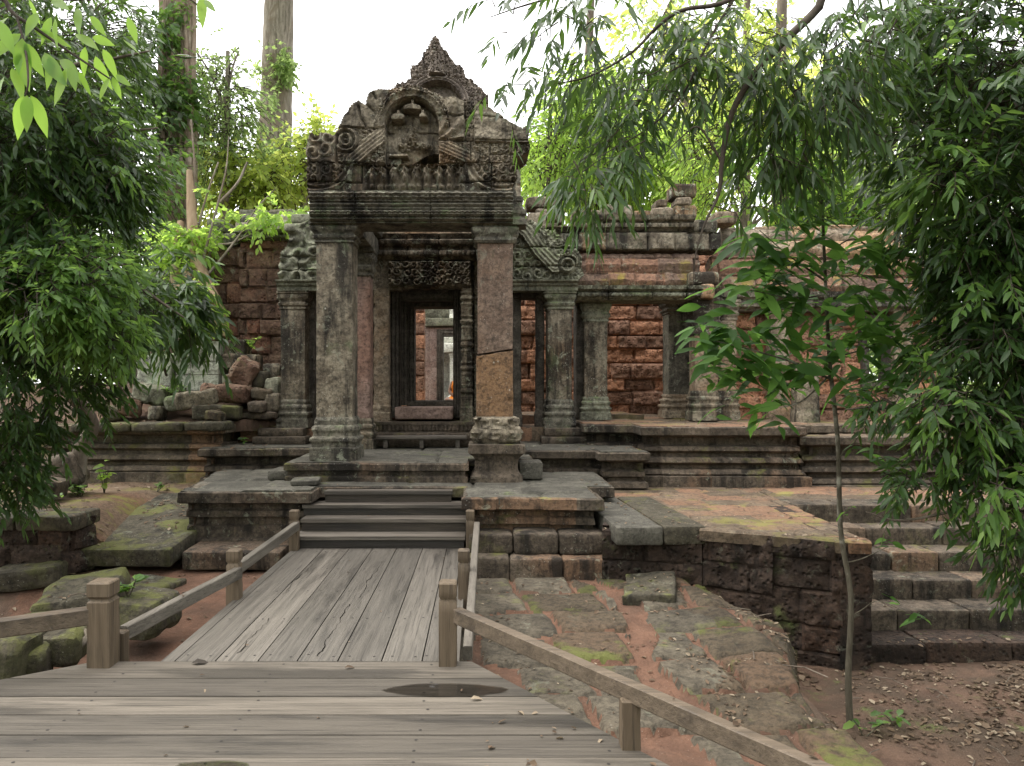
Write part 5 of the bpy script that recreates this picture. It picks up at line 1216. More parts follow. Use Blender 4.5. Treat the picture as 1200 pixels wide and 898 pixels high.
# puddles on the deck
def wetm():
    t = NT('puddle_water'); fr = t.n('ShaderNodeFresnel'); fr.inputs[0].default_value = 1.7
    gl = t.n('ShaderNodeBsdfGlossy'); gl.inputs['Roughness'].default_value = .06; t.l(t.bump(t.noise(t.n('ShaderNodeNewGeometry').outputs['Position'], 9, 2), .25, .01), gl.inputs['Normal']); tr = t.n('ShaderNodeBsdfTransparent'); tr.inputs[0].default_value = (.78, .77, .75, 1)
    mx = t.n('ShaderNodeMixShader'); t.l(fr.outputs[0], mx.inputs[0]); t.l(tr.outputs[0], mx.inputs[1]); t.l(gl.outputs[0], mx.inputs[2]); return t.fin(mx.outputs[0])
WET = wetm()
for cx, cy, rx, ry, lab in ((-.19, 4.04, .32, .085, 'shallow puddle on the deck boards near the right post'), (-1.12, 3.235, .16, .04, 'shallow puddle at the near edge of the deck')):
    mb = MB(); n = 40; th = np.arange(n) / n * 2 * math.pi; rr = 1 + .4 * fb2(np.cos(th) * 2.2 + cx, np.sin(th) * 2.2, 4, 3)
    mb.add(np.concatenate([np.stack([cx + rx * rr * np.cos(th), cy + ry * rr * np.sin(th), np.full(n, .0046)], 1), [(cx, cy, .0055)]]), [(a, (a + 1) % n, n) for a in range(n)])
    tag(mb.build('puddle', WET, None, 180), lab, 'puddle')

# ================================================================== FALLEN STONES
def rock(label, group, px0, px1, py0, py1, Y, dep, mat, seed, rot=(0, 0, 0), rnd=.028, amp=.035, name='fallen_block', tint=.5, dz=0):
    x0, x1 = X(px0, Y), X(px1, Y); z0, z1 = Z(py1, Y) - dz, Z(py0, Y)
    mb = MB(); box(mb, x0, x1, Y, Y + dep, z0, z1, .05, amp, rnd, tint, seed, 0, rotm(*rot)); return tag(mb.build(name, mat), label, 'stone', group)
pier = thing('ruined_pier', (X(230, 11.6), 11.8, 1.1), 'pale green carved stub of masonry standing in the rubble', 'ruin')
for k, (a, b, c, d) in enumerate(((205, 256, 400, 424), (206, 256, 424.5, 439), (206, 238, 439.5, 458), (238.5, 256, 439.5, 458))):
    mb = MB(); y = 11.5
    wall(mb, X(a, y), X(b, y), Z(d, y) + .003, Z(c, y), y, (lambda x, z: .05 * carve_fol(x, z, .16, 4) * sstep(.0, .1, x - X(214, 11.5)) * sstep(0, .1, X(246, 11.5) - x) + rough(x, z, .02, 3)) if k == 0 else (lambda x, z: rough(x, z, .02, 5 + k)), .02, .45, None, 0, True); mb.build('course', PALE, pier)
G = 'fallen blocks in the rubble left of the porch'
rock('pale lichen covered block left of the carved stub', G, 158, 199, 415, 452, 11.4, .5, PALE, 601, (0, 0, 5), dz=.03)
rock('dark block leaning on top of the rubble beside the tan root', G, 256, 287, 397, 416, 11.7, .4, SAND, 602, (0, 3, 0))
rock('long grey slab lying under the dark topmost block', G, 257, 299, 415.5, 432, 11.6, .45, SAND, 603, (0, 2, 0))
rock('rough tilted brown laterite boulder in the rubble', G, 267, 296, 421, 454, 11.2, .4, LATD, 604, (0, 28, 10), .09, .05)
rock('long brown laterite block lying lengthwise in the rubble', G, 233, 289, 451, 472, 10.95, .4, LATD, 605, (0, 3, -4), .08, .04)
rock('tilted grey slab with a square broken end', G, 204, 248, 459, 477, 10.75, .45, SAND, 606, (0, -10, 8))
rock('flat mossy slab just above the plinth edge', G, 223, 277, 476, 490, 10.7, .4, MOSSY, 607, (0, 0, 3), dz=.02)
rock('green stained wedge shaped block below the pale block', G, 150, 190, 451, 474, 10.9, .4, SANDG, 608, (0, 12, 14), .08, .04)
rock('rounded dark brown lump at the left end of the rubble', G, 134, 158, 468, 488, 10.75, .35, LATD, 609, (0, 10, 20), .12, .05)
rock('small tan block at the foot of the left wing pillar', G, 290, 309, 471, 483, 10.9, .3, BASE, 610)
rock('long thin course of stone beside the left wing pillar', G, 268, 322, 483, 491, 11.0, .4, BASE, 611)
SM = 'small mossy rubble stone among the fallen blocks left of the porch'
for k, (a, b, c, d, y) in enumerate(((293, 311, 436, 455, 11.3), (306, 327, 426, 445, 11.6), (309, 329, 443, 462, 11.3), (292, 316, 455, 467, 11.1), (311, 327, 460, 480, 11.1), (190, 206, 464, 478, 10.9), (238, 259, 482, 492, 10.55), (182, 192, 452, 462, 11.1), (258, 272, 438, 456, 11.3), (276, 293, 450, 470, 11.35), (197, 212, 452, 463, 11.2), (166, 199, 391, 406, 11.8), (120, 140, 478, 492, 10.8), (172, 186, 476, 490, 10.7))):
    rock(SM, G, a, b, c, d, y, .3, (MOSSY, SAND, SANDG)[k % 3], 620 + k, (k * 7 % 13 - 6, k * 11 % 17 - 8, k * 23 % 40 - 20), .06, .035, tint=(k * .31) % 1, dz=.03)
# earth and rubble bank the blocks lie on
mb = MB(); P_ = [(-7.2, 10.7), (-3.5, 10.85), (-2.95, 11.3), (-2.95, 12.6), (-7.2, 12.6)]
floor_(mb, P_, 1.06, lambda x, y: .02 + .55 * sstep(10.75, 12.3, y) * sstep(-2.8, -3.6, x) + .10 * fb2(x * 3, y * 3, 3, 3) + .05 * fb2(x * 11, y * 11, 3, 4), .045, .1); tag(mb.build('rubble_bank', DIRT2, None, 180), kind='structure')
G2 = 'mossy boulders beside the left end of the deck'
def rock2(label, px0, px1, py0, py1, Y, dep, mat, seed, rot=(0, 0, 0), rnd=.06, amp=.03, dz=.05): return rock(label, G2, px0, px1, py0, py1, Y, dep, mat, seed, rot, rnd, amp, 'boulder', .5, dz)
rock2('large mossy slab behind the stout left post', 26, 112, 697, 726, 5.45, .7, MOSSY, 651, (6, -6, 12))
rock2('mossy square block half behind the stout left post', 128, 183, 706, 742, 5.35, .45, MOSSY, 652, (0, 2, -10), .05)
rock2('grey boulder under the left handrail', 30, 78, 748, 776, 4.7, .35, MOSSY, 653, (0, 5, 10), .05)
rock2('flat boulder at the left edge under the handrail', -14, 44, 736, 768, 4.75, .4, MOSSY, 654, (0, -5, 4), .05)
rock2('small dark boulder at the corner of the deck', 10, 38, 768, 796, 4.5, .3, MOSSY, 655, (0, 0, 20), .09)
rock2('bright moss capped boulder at the far left edge', -30, 13, 757, 806, 4.35, .35, MOSSY, 656, (0, 8, 0), .12)
G3 = 'boulders on the left terrace'
rock('tan boulder on the left terrace under the leaves', G3, 42, 82, 536, 570, 8.9, .5, BASE, 661, (0, -18, 10), .09, .04, 'boulder', dz=.05)
rock('small flat boulder beside the tan boulder', G3, 38, 64, 564, 582, 8.5, .35, BASE, 662, (0, 8, 0), .07, .03, 'boulder', dz=.04)

# ================================================================== LITTER (dropped straight down on what lies below)
bpy.context.view_layer.update()
DG = bpy.context.evaluated_depsgraph_get()
def drop(x, y, top=1.35):
    r = SC.ray_cast(DG, Vector((x, y, top)), Vector((0, 0, -1)))
    return (np.array(r[1]), np.array(r[2])) if r[0] else (None, None)
def litter(name, n, area, seed, L=(.03, .075), mat=None, up=.5, top=1.35, clump=0.0, W=.3):
    rg = np.random.default_rng(seed); P, N = [], []
    tries = 0
    while len(P) < n and tries < n * 8:
        tries += 1; x, y = rg.uniform(area[0], area[1]), rg.uniform(area[2], area[3])
        if clump and fb3(np.array([[x * 2.2, y * 2.2, seed]]), 3, seed)[0] < clump: continue
        p, q = drop(x, y, top)
        if p is None or q[2] < .5: continue
        P.append(p + q * .006); N.append(q)
    P, N = np.array(P), np.array(N); k = len(P)
    a = rg.uniform(0, 6.28, k); D = np.stack([np.cos(a), np.sin(a), rg.uniform(-.05, .35, k)], 1); D -= N * (D * N).sum(1, keepdims=True) * .8
    l = rg.uniform(L[0], L[1], k); mb = MB(); leaves(mb, P, D, N + rg.normal(0, .25, (k, 3)), l, l * W * rg.uniform(.6, 1.2, k), rg.random(k), .5, .25 * rg.uniform(-1, 1.5, k)[:, None]); o = mb.build(name, mat or L_DEAD, None, 180); return tag(o, kind='stuff')
litter('fallen_leaves', 1700, (2.1, 5.5, 4.0, 6.7), 701, (.018, .055), clump=-.10)
litter('fallen_leaves', 380, (0.0, 2.3, 2.6, 7.3), 702, (.015, .05), clump=-.03)
litter('fallen_leaves', 34, (-2.4, 1.0, 3.0, 8.9), 703, (.015, .035))
litter('fallen_leaves', 420, (-6.5, -3.2, 7.5, 10.4), 704, (.03, .07), clump=-.05)
litter('fallen_leaves', 260, (-5.5, -2.9, 10.5, 12.2), 705, (.03, .08), top=2.4)
litter('fallen_leaves', 160, (-4.5, -1.9, 4.5, 7.6), 706, (.025, .06))
litter('fallen_leaves', 500, (2.3, 4.6, 5.2, 6.6), 711, (.03, .075), clump=.06, W=.36)
litter('fallen_leaves', 300, (1.4, 2.4, 3.4, 6.6), 712, (.02, .05), clump=.02)
litter('fallen_leaves', 150, (1.2, 4.2, 6.5, 12), 707, (.025, .06), top=1.6)
litter('ground_cover', 900, (3.3, 5.6, 4.3, 6.3), 708, (.02, .05), L_MID, clump=.10, W=.18)
mb = MB(); rg = np.random.default_rng(77)
for k in range(46):
    x, y = (rg.uniform(1.6, 4.6), rg.uniform(4.2, 6.6)) if k < 34 else (rg.uniform(-4, -2), rg.uniform(4.6, 7.4)); p, q = drop(x, y)
    if p is None or q[2] < .4: continue
    a = rg.uniform(0, 6.28); l = rg.uniform(.08, .3); d = np.array((math.cos(a), math.sin(a), 0)) * l; tube(mb, [p + (0, 0, .012), p + d * .5 + (0, 0, .025 + rg.uniform(-.01, .02)), p + d + (0, 0, .012)], .004, 4, tint=rg.random())
tag(mb.build('fallen_twigs', BARK), kind='stuff')

# ================================================================== VEGETATION
rg = np.random.default_rng(2024)
def blob_points(blobs, n, seed, freq=1.4, thr=-.10, shell=0.0):
    """points in a union of ellipsoids given as (px, py, rx, ry, Y, half depth, weight); noise leaves gaps"""
    g = np.random.default_rng(seed); out = []; cen = []
    vol = np.array([b[2] * b[3] * (b[6] if len(b) > 6 else 1) for b in blobs], float); vol /= vol.sum()
    while sum(map(len, out)) < n:
        k = g.choice(len(blobs), 4000, p=vol); u = g.normal(size=(4000, 3)); u /= np.linalg.norm(u, axis=1, keepdims=True); r = g.random(4000) ** (1 / (3 + 3 * shell)); u *= r[:, None]
        B = np.array([b[:6] for b in blobs])[k]; c = np.stack([(B[:, 0] - 563) * B[:, 4] / F, B[:, 4], EYE - (B[:, 1] - 453) * B[:, 4] / F], 1); R_ = np.stack([B[:, 2] * B[:, 4] / F, B[:, 5], B[:, 3] * B[:, 4] / F], 1)
        p = c + u * R_; keep = fb3(p * freq + seed, 3, seed) > thr + .22 * (r > .8) * g.random(4000)
        out.append(p[keep]); cen.append(c[keep])
    return np.concatenate(out)[:n], np.concatenate(cen)[:n]

def sprays(lf, tw, P, D, length, nl, L, W, seed, hang=.6, tdroop=.35, spread=.9, wide=.42, twr=.004, simple=False, fold=.25, flat=.5, ldroop=.2):
    g = np.random.default_rng(seed); n = len(P); D = D / np.linalg.norm(D, axis=1, keepdims=True); ln = length * g.uniform(.6, 1.3, (n, 1)); dn = np.array((0, 0, -1.))
    def pos(t): return P + D * ln * t + dn * ln * tdroop * t * t
    if tw is not None:
        ts = (0, .35, .7, 1.0)
        for a, b in zip(ts[:-1], ts[1:]): sticks(tw, pos(a), pos(b), twr * (1 - .6 * a), twr * (1 - .6 * b), .5)
    S = np.cross(D, np.array((0, 0, 1.)) + g.normal(0, .2, (n, 3))); S /= np.maximum(np.linalg.norm(S, axis=1, keepdims=True), 1e-6)
    base_t = g.random(n)
    for i in range(nl):
        t = .12 + .88 * (i + g.uniform(-.3, .3, (n, 1)) + .5) / nl; t = np.clip(t, .05, 1); sg = 1 if i % 2 else -1; tip = i == nl - 1
        d = D * (.55 + .5 * t) + S * sg * spread * (0.15 if tip else 1) * g.uniform(.6, 1.2, (n, 1)) + dn * hang * g.uniform(.5, 1.4, (n, 1)) + g.normal(0, .22, (n, 3))
        N = np.array((0, 0, 1.)) * flat + np.array((0, -.35, 0)) + g.normal(0, .5, (n, 3))
        l = L * g.uniform(.6, 1.2, n) * (1 - .25 * np.abs(t[:, 0] - .5))
        leaves(lf, pos(t), d, N, l, l * (W / L) * g.uniform(.8, 1.15, n), np.clip(.45 * base_t + .55 * g.random(n), 0, 1), fold, ldroop, simple, 0, wide)

def tree(name, label, group, base, trunk=None, branches=(), crowns=(), bark=BARK, seed=0, cat='tree', ksides=14):
    """trunk / branches: lists of (points, radii); crowns: list of dicts of sprays in blobs"""
    t = thing(name, tuple(base), label, cat, group)
    if trunk: mb = MB(); tube(mb, trunk[0], trunk[1], ksides, .10, seed, sub=6); mb.build('trunk', bark, t, 60)
    for b in branches: mb = MB(); tube(mb, b[0], b[1], 7, .08, seed + 3, sub=5); mb.build('branch', b[2] if len(b) > 2 else bark, t, 60)
    for k, c in enumerate(crowns):
        P, Cn = blob_points(c['blobs'], c['n'], seed + 10 + k, c.get('freq', 1.4), c.get('thr', -.1), c.get('shell', 0))
        g = np.random.default_rng(seed + 50 + k)
        D = (P - Cn) * np.array((1, .5, .6)); D /= np.maximum(np.linalg.norm(D, axis=1, keepdims=True), 1e-6); D = D * .8 + g.normal(0, .5, P.shape) + np.array(c.get('dir', (0, 0, -.25)))
        lf, tw = MB(), (MB() if c.get('twigs', True) else None)
        sprays(lf, tw, P, D, c.get('len', .35), c.get('nl', 8), c['L'], c['W'], seed + 90 + k, c.get('hang', .6), c.get('tdroop', .35), c.get('spread', .9), c.get('wide', .42), c.get('twr', .004), c.get('simple', False), c.get('fold', .25), c.get('flat', .5), c.get('ldroop', .2))
        if tw is not None and c.get('link', True):       # connect twigs back into the crown
            m = g.random(len(P)) < .45; q = P[m] + (Cn[m] - P[m]) * g.uniform(.15, .4, (m.sum(), 1)) + g.normal(0, .05, (m.sum(), 3)); sticks(tw, q, P[m], c.get('twr', .004) * 1.7, c.get('twr', .004))
        o = lf.build('crown', c['mat'], t, 180, c.get('smooth', True))
        if tw is not None: tw.build('twig_sprays', BARKD, t, 180)
    return t

# ---- left: a dense glossy tree that hangs over the terrace
b0 = at(92, 552, 9.2)
LTB = [(40, 40, 125, 90, 6.6, 1.2), (50, 150, 110, 95, 6.4, 1.2), (45, 255, 105, 105, 6.5, 1.2), (160, 350, 34, 34, 6.9, .4), (60, 340, 100, 75, 6.6, 1.1), (45, 435, 95, 70, 6.8, 1.0), (5, 535, 62, 58, 6.8, .6), (135, 190, 35, 70, 6.6, .5), (-60, 300, 110, 210, 6.8, 1.4)]
tree('dense_tree', 'dense dark glossy leaved tree filling the left side over the terrace', None, b0,
     ([b0 + (0, 0, -.2), b0 + (.02, 0, .25), at(108, 495, 9.1), at(70, 440, 8.6), at(30, 330, 7.8), at(10, 150, 7.2), at(0, -80, 7.0)], [.10, .085, .075, .08, .08, .06, .03]),
     [([at(30, 330, 7.8), at(80, 300, 7.2), at(150, 330, 6.9), at(215, 372, 6.9)], [.04, .03, .02, .008]), ([at(20, 260, 7.6), at(60, 200, 6.8), at(130, 160, 6.5), at(185, 150, 6.4)], [.04, .03, .018, .006]),
      ([at(60, 430, 8.4), at(60, 460, 7.2), at(40, 520, 6.8), at(20, 570, 6.7)], [.04, .025, .015, .006]), ([at(10, 170, 7.2), at(60, 90, 6.6), at(130, 70, 6.4), at(175, 60, 6.3)], [.035, .025, .015, .006]), ([at(35, 360, 7.9), at(70, 390, 7.0), at(120, 430, 6.7), at(150, 465, 6.7)], [.035, .025, .014, .005])],
     [dict(blobs=LTB, n=3900, mat=L_DARK, L=.105, W=.0165, len=.24, nl=11, hang=.5, tdroop=.35, freq=2.3, thr=-.07, wide=.42, spread=1.0)], BARK, 11)
# sprays on the inner side, with sunlight painted in as a lighter green
LTM = [(95, 320, 65, 55, 5.9, .5), (75, 240, 65, 55, 5.8, .5), (45, 345, 65, 55, 5.7, .4), (120, 385, 45, 35, 6.0, .4), (110, 170, 50, 50, 5.9, .4)]
b1 = np.array((-5.9, 7.0, .25))
tree('leafy_bush', 'brighter green small leaved bush inside the dense left tree', None, b1, None, [([b1, at(-20, 420, 6.9), at(40, 350, 6.4), at(120, 320, 6.1)], [.05, .04, .025, .008]), ([at(-20, 420, 6.9), at(60, 420, 6.4), at(150, 400, 6.2)], [.04, .02, .006])],
     [dict(blobs=LTM, n=620, mat=L_MID, L=.085, W=.0155, len=.2, nl=10, hang=.45, tdroop=.35, thr=-.02, freq=2)], BARK, 13, 'bush')

# ---- top left: a branch of big bright leaves close to the camera
b2 = np.array((-2.9, 2.3, -.5))
YL = 2.5
brl = [([b2 + (0, 0, 3.4), at(-60, -20, YL), at(20, 20, YL), at(80, 60, YL), at(128, 92, YL)], [.014, .010, .006, .004, .0025]), ([at(-60, -20, YL), at(60, -12, 2.5), at(150, -20, 2.55), at(215, -4, 2.6), at(238, 12, 2.6)], [.01, .007, .005, .003, .002]), ([at(20, 20, YL), at(30, 60, 2.45), at(33, 95, 2.4), at(30, 112, 2.4)], [.005, .004, .003, .002])]
tb_ = tree('broadleaf_tree', 'tree at the upper left edge showing only large bright yellow green leaves', None, b2, ([b2, b2 + (.03, 0, 1.5), b2 + (0, .0, 3.4)], [.05, .045, .03]), brl, [], BARKD, 15)
lf = MB(); P, D, Ls, Ts = [], [], [], []
for px, py, dx, dy, l, y in ((28, 112, -.35, 1, 46, 2.4), (32, 112, .05, 1, 42, 2.4), (36, 112, .5, 1, 46, 2.4), (24, 40, -.9, 1, 44, 2.45), (26, 45, 0, 1, 56, 2.45), (28, 50, .6, 1, 44, 2.45), (22, 60, .1, 1, 30, 2.45), (44, 15, -.2, 1, 34, 2.5), (34, 0, .2, 1, 26, 2.5), (60, 20, -.4, 1, 32, 2.5), (64, 22, .25, 1, 34, 2.5),
                          (78, 80, -.1, 1, 42, 2.45), (82, 78, .4, 1, 32, 2.45), (92, 84, .6, 1, 26, 2.45), (52, 62, .5, 1, 50, 2.45), (58, 66, .2, 1, 34, 2.45), (112, 66, .2, 1, 36, 2.5), (120, 58, .7, 1, 34, 2.5), (128, 92, -.5, 1, 26, 2.5), (132, 90, .2, 1, 24, 2.5), (136, 88, .9, .7, 24, 2.5), (100, 55, -.3, 1, 30, 2.5), (88, 40, .9, .5, 36, 2.5), (108, 44, 1, .3, 30, 2.5), (70, 70, 1, .6, 40, 2.5), (40, 34, 1, .5, 40, 2.5),
                          (5, 90, -.3, 1, 40, 2.4), (0, 25, .4, 1, 44, 2.4), (14, 80, .5, .9, 40, 2.45), (144, 46, .8, .8, 26, 2.5), (150, 20, .3, 1, 30, 2.55), (236, -4, .1, 1, 34, 2.6), (240, 0, .6, .8, 22, 2.6), (10, 20, -.8, .8, 30, 2.45), (60, 0, .9, .5, 34, 2.5), (90, 10, .4, 1, 34, 2.5), (105, 20, .9, .7, 30, 2.5)):
    P.append(at(px, py, y)); d = np.array((dx, rg.uniform(-.4, .4), -dy)); D.append(d); Ls.append(l * y / F); Ts.append(rg.random())
P, D, Ls = np.array(P), np.array(D), np.array(Ls); N = np.array((0.1, -1, .25)) + rg.normal(0, .35, P.shape); fine_leaves(lf, P, D, N, Ls, Ls * .17, np.array(Ts), .2, .1, 0, 9, .06, 4)
lf.build('crown', leafm('bright_broad_leaf', (.06, .13, .02), (.13, .24, .03), (.20, .32, .05), .55, .4), tb_, 180)
lf = MB(); P = np.array([at(200, 66, 2.6), at(212, 68, 2.6), at(236, 64, 2.6), at(246, 70, 2.6)]); D = np.array([(1, 0, .1), (1, .1, .15), (1, 0, -.5), (.8, .3, -.4)]); leaves(lf, P, D, np.array([(0, -.5, 1)] * 4), np.array([.075, .05, .05, .04]), np.array([.014, .01, .008, .007]), .1, .3, .1); 
tube(lf, [at(150, -20, 2.55), at(190, 30, 2.6), at(206, 66, 2.6), at(242, 66, 2.6)], .0018, 5, sub=3); lf.build('shaded_leaves', L_DARK, tb_, 180)

# ---- right: dense tree hanging over the stairs
b3 = np.array((4.9, 4.9, -.8)); YR = 5.2
RTB = [(1140, 40, 115, 90, 5.3, 1.0), (1130, 140, 110, 90, 5.2, 1.0), (1155, 240, 105, 85, 5.2, .9), (1180, 330, 72, 75, 5.2, .8), (1140, 415, 58, 50, 5.1, .6), (1070, 478, 75, 26, 5.1, .4, 1.0), (1140, 515, 80, 48, 5.1, .7), (1085, 565, 46, 26, 5.0, .4, .8), (1200, 625, 26, 75, 4.9, .4), (1260, 300, 100, 300, 5.3, 1.0), (1195, 440, 60, 100, 5.1, .8)]
tree('dense_tree', 'dense dark narrow leaved tree hanging over the stone stairs at the right', None, b3,
     ([b3, b3 + (-.05, 0, 1.2), b3 + (.0, .1, 2.6), b3 + (-.3, .2, 4.2)], [.13, .11, .09, .05]),
     [([b3 + (-.05, 0, 1.2), at(1230, 500, 5.1), at(1140, 500, 5.1), at(1040, 478, 5.1), at(990, 480, 5.1)], [.05, .03, .02, .012, .004]), ([b3 + (0, .05, 1.8), at(1210, 330, 5.2), at(1130, 290, 5.2), at(1070, 255, 5.2)], [.05, .03, .016, .005], BARK), ([b3 + (0, .1, 2.4), at(1220, 150, 5.2), at(1120, 120, 5.2), at(1020, 90, 5.2)], [.05, .03, .018, .006]),
      ([b3 + (-.02, 0, .9), at(1240, 560, 5), at(1150, 590, 5.0), at(1060, 610, 5.0), at(1015, 600, 5.0)], [.04, .02, .012, .008, .003]), ([b3 + (-.02, 0, .7), at(1230, 640, 4.9), at(1190, 680, 4.9), at(1170, 720, 4.9)], [.03, .015, .008, .003])],
     [dict(blobs=RTB, n=3000, mat=L_DARK, L=.105, W=.016, len=.23, nl=10, hang=.55, tdroop=.4, freq=2.4, thr=-.05, spread=1.0), dict(blobs=[(1150, 330, 60, 60, 4.9, .3), (1120, 200, 70, 60, 4.8, .3), (1130, 470, 60, 40, 4.8, .3), (1170, 560, 40, 40, 4.7, .3), (1090, 100, 60, 50, 4.9, .3)], n=170, mat=L_MID, L=.11, W=.019, len=.22, nl=8, hang=.5, tdroop=.35, freq=2.2, thr=.0)], BARK, 21)

# ---- top right: a tall tree's drooping bamboo-like sprays and a curving bare branch
b4 = np.array((5.6, 3.4, -.8)); YT = 4.6
TRB = [(690, 40, 95, 60, 4.7, .5), (770, 90, 90, 75, 4.7, .5), (720, 170, 60, 60, 4.7, .4), (780, 190, 60, 50, 4.6, .35), (870, 60, 100, 70, 4.8, .5), (950, 110, 80, 90, 4.8, .4), (605, 15, 40, 28, 4.7, .3, .5), (690, 215, 38, 40, 4.6, .25, .8), (900, 170, 60, 50, 4.7, .3), (600, 120, 30, 60, 4.9, .3, .25), (840, 235, 40, 40, 4.6, .25, .6), (1000, 40, 70, 60, 4.8, .4)]
tree('overhanging_tree', 'tree at the upper right with hanging bamboo like leaves and a dark curving branch', None, b4,
     ([b4, b4 + (-.1, .2, 2.0), b4 + (-.5, .6, 4.2), b4 + (-1.2, 1.1, 5.6)], [.16, .14, .11, .07]),
     [([b4 + (-1.2, 1.1, 5.6), at(1010, -60, 4.7), at(960, 8, 4.7), at(915, 52, 4.65), at(880, 92, 4.6), at(855, 140, 4.6), at(846, 190, 4.6), at(842, 228, 4.6), at(826, 262, 4.55), at(815, 300, 4.55), at(812, 336, 4.55)], [.06, .030, .026, .024, .021, .018, .014, .010, .007, .004, .002]),
      ([b4 + (-1.2, 1.1, 5.6), at(950, -70, 4.8), at(860, -2, 4.7), at(800, 12, 4.7), at(770, 32, 4.7), at(740, 62, 4.7), at(690, 90, 4.7), at(640, 100, 4.7)], [.05, .02, .015, .012, .01, .008, .006, .003]), ([at(860, -2, 4.7), at(830, 50, 4.7), at(800, 110, 4.65), at(760, 150, 4.65), at(700, 185, 4.6)], [.012, .009, .007, .005, .003]),
      ([at(950, -70, 4.8), at(800, -40, 4.7), at(680, -10, 4.7), at(620, 5, 4.7), at(575, 20, 4.7)], [.015, .012, .009, .006, .003]), ([at(846, 190, 4.6), at(820, 150, 4.6), at(800, 160, 4.6), at(770, 190, 4.6)], [.008, .006, .004, .002])],
     [dict(blobs=TRB, n=520, mat=L_DARK, L=.12, W=.0145, len=.24, nl=8, hang=1.1, tdroop=.6, freq=2.2, thr=-.02, wide=.38, twr=.003)], BARKD, 31)

# ---- the slim sapling in front of the stairs
b5 = np.array((X(996, 5.5), 5.5, -.82))
stem = [b5, at(994, 790, 5.5), at(997, 700, 5.48), at(985, 620, 5.52), at(982, 520, 5.5), at(972, 420, 5.5), at(966, 300, 5.5), at(962, 200, 5.5), at(958, 130, 5.5)]
sbr = [([at(974, 445, 5.5), at(930, 425, 5.4), at(880, 410, 5.3), at(840, 400, 5.3)], [.009, .007, .005, .002]), ([at(972, 420, 5.5), at(1010, 410, 5.5), at(1050, 392, 5.5)], [.008, .006, .003]), ([at(968, 330, 5.5), at(925, 300, 5.4), at(890, 270, 5.4)], [.008, .005, .003]), ([at(968, 345, 5.5), at(930, 350, 5.4), at(880, 340, 5.35)], [.007, .005, .003]), ([at(963, 240, 5.5), at(930, 200, 5.5), at(905, 180, 5.5)], [.006, .005, .003]), ([at(966, 300, 5.5), at(1000, 280, 5.5), at(1030, 300, 5.5)], [.006, .005, .003]),
       ([at(990, 660, 5.5), at(1010, 655, 5.5), at(1042, 640, 5.5)], [.006, .004, .002]), ([at(994, 725, 5.5), at(1010, 715, 5.5), at(1030, 705, 5.4), at(1072, 722, 5.3)], [.005, .004, .003, .002]), ([at(980, 540, 5.5), at(1000, 520, 5.45), at(1020, 525, 5.45)], [.005, .004, .002]), ([at(972, 440, 5.5), at(940, 470, 5.4), at(905, 480, 5.35)], [.007, .005, .002])]
sap = tree('sapling', 'slim mottled sapling with broad green leaves standing before the terrace wall', None, b5, (stem, [.024, .021, .019, .018, .016, .014, .011, .008, .005]), sbr, [], BARKS, 41, ksides=10)
lf = MB(); P, D = [], []
def whorl(px, py, y, n, L, sx=14, sy=10):
    for k in range(n):
        a = rg.uniform(0, 6.28); P.append(at(px + rg.normal(0, sx), py + rg.normal(0, sy), y + rg.normal(0, .10))); D.append((math.cos(a), .5 * math.sin(a), rg.uniform(-.55, .25), L * rg.uniform(.65, 1.15)))
for px, py, n, L, sx, sy in ((845, 400, 12, .21, 18, 14), (880, 415, 16, .23, 22, 16), (920, 430, 16, .22, 20, 16), (850, 430, 9, .20, 18, 10), (950, 420, 10, .2, 16, 20), (1005, 405, 12, .20, 16, 14), (1040, 390, 14, .22, 16, 14), (1030, 440, 8, .18, 18, 12), (890, 275, 10, .22, 14, 12), (915, 300, 13, .23, 20, 14), (890, 340, 13, .23, 20, 14), (935, 350, 12, .22, 18, 14), (905, 180, 8, .20, 12, 10), (935, 215, 10, .21, 16, 14), (955, 150, 8, .19, 10, 12), (985, 250, 9, .20, 16, 14), (1025, 300, 10, .2, 16, 14), (985, 320, 9, .20, 14, 14), (900, 475, 7, .18, 14, 8), (930, 240, 8, .2, 16, 14), (960, 380, 8, .2, 14, 14), (830, 385, 6, .2, 10, 10), (1010, 350, 8, .2, 14, 12), (945, 290, 6, .2, 14, 12), (1050, 340, 8, .2, 16, 14), (1062, 420, 7, .18, 14, 14), (1000, 455, 7, .18, 16, 10), (1055, 300, 7, .19, 14, 14), (925, 165, 7, .2, 14, 14), (950, 200, 7, .2, 14, 14)):
    whorl(px, py, 5.42, int(n * 2.5), L * .95, sx * 1.1, sy * 1.15)
for px, py, n, L in ((1042, 640, 4, .10), (1072, 722, 5, .14), (1020, 525, 5, .12), (1000, 600, 3, .09), (1045, 700, 2, .1)): whorl(px, py, 5.4, n, L, 6, 4)
P = np.array(P); Q = np.array(D); N = np.array((0, -.45, 1.)) + rg.normal(0, .4, P.shape); fine_leaves(lf, P, Q[:, :3], N, Q[:, 3], Q[:, 3] * .19 * rg.uniform(.75, 1.15, len(P)), rg.random(len(P)), .2, .22, 0, 7, .12, 5)
for p, d in zip(P, Q):                                   # leaf stalks back to the stem side
    pass
sticks(lf, P - Q[:, :3] * .05, P, .0025, .002); lf.build('crown', L_SAP, sap, 180)

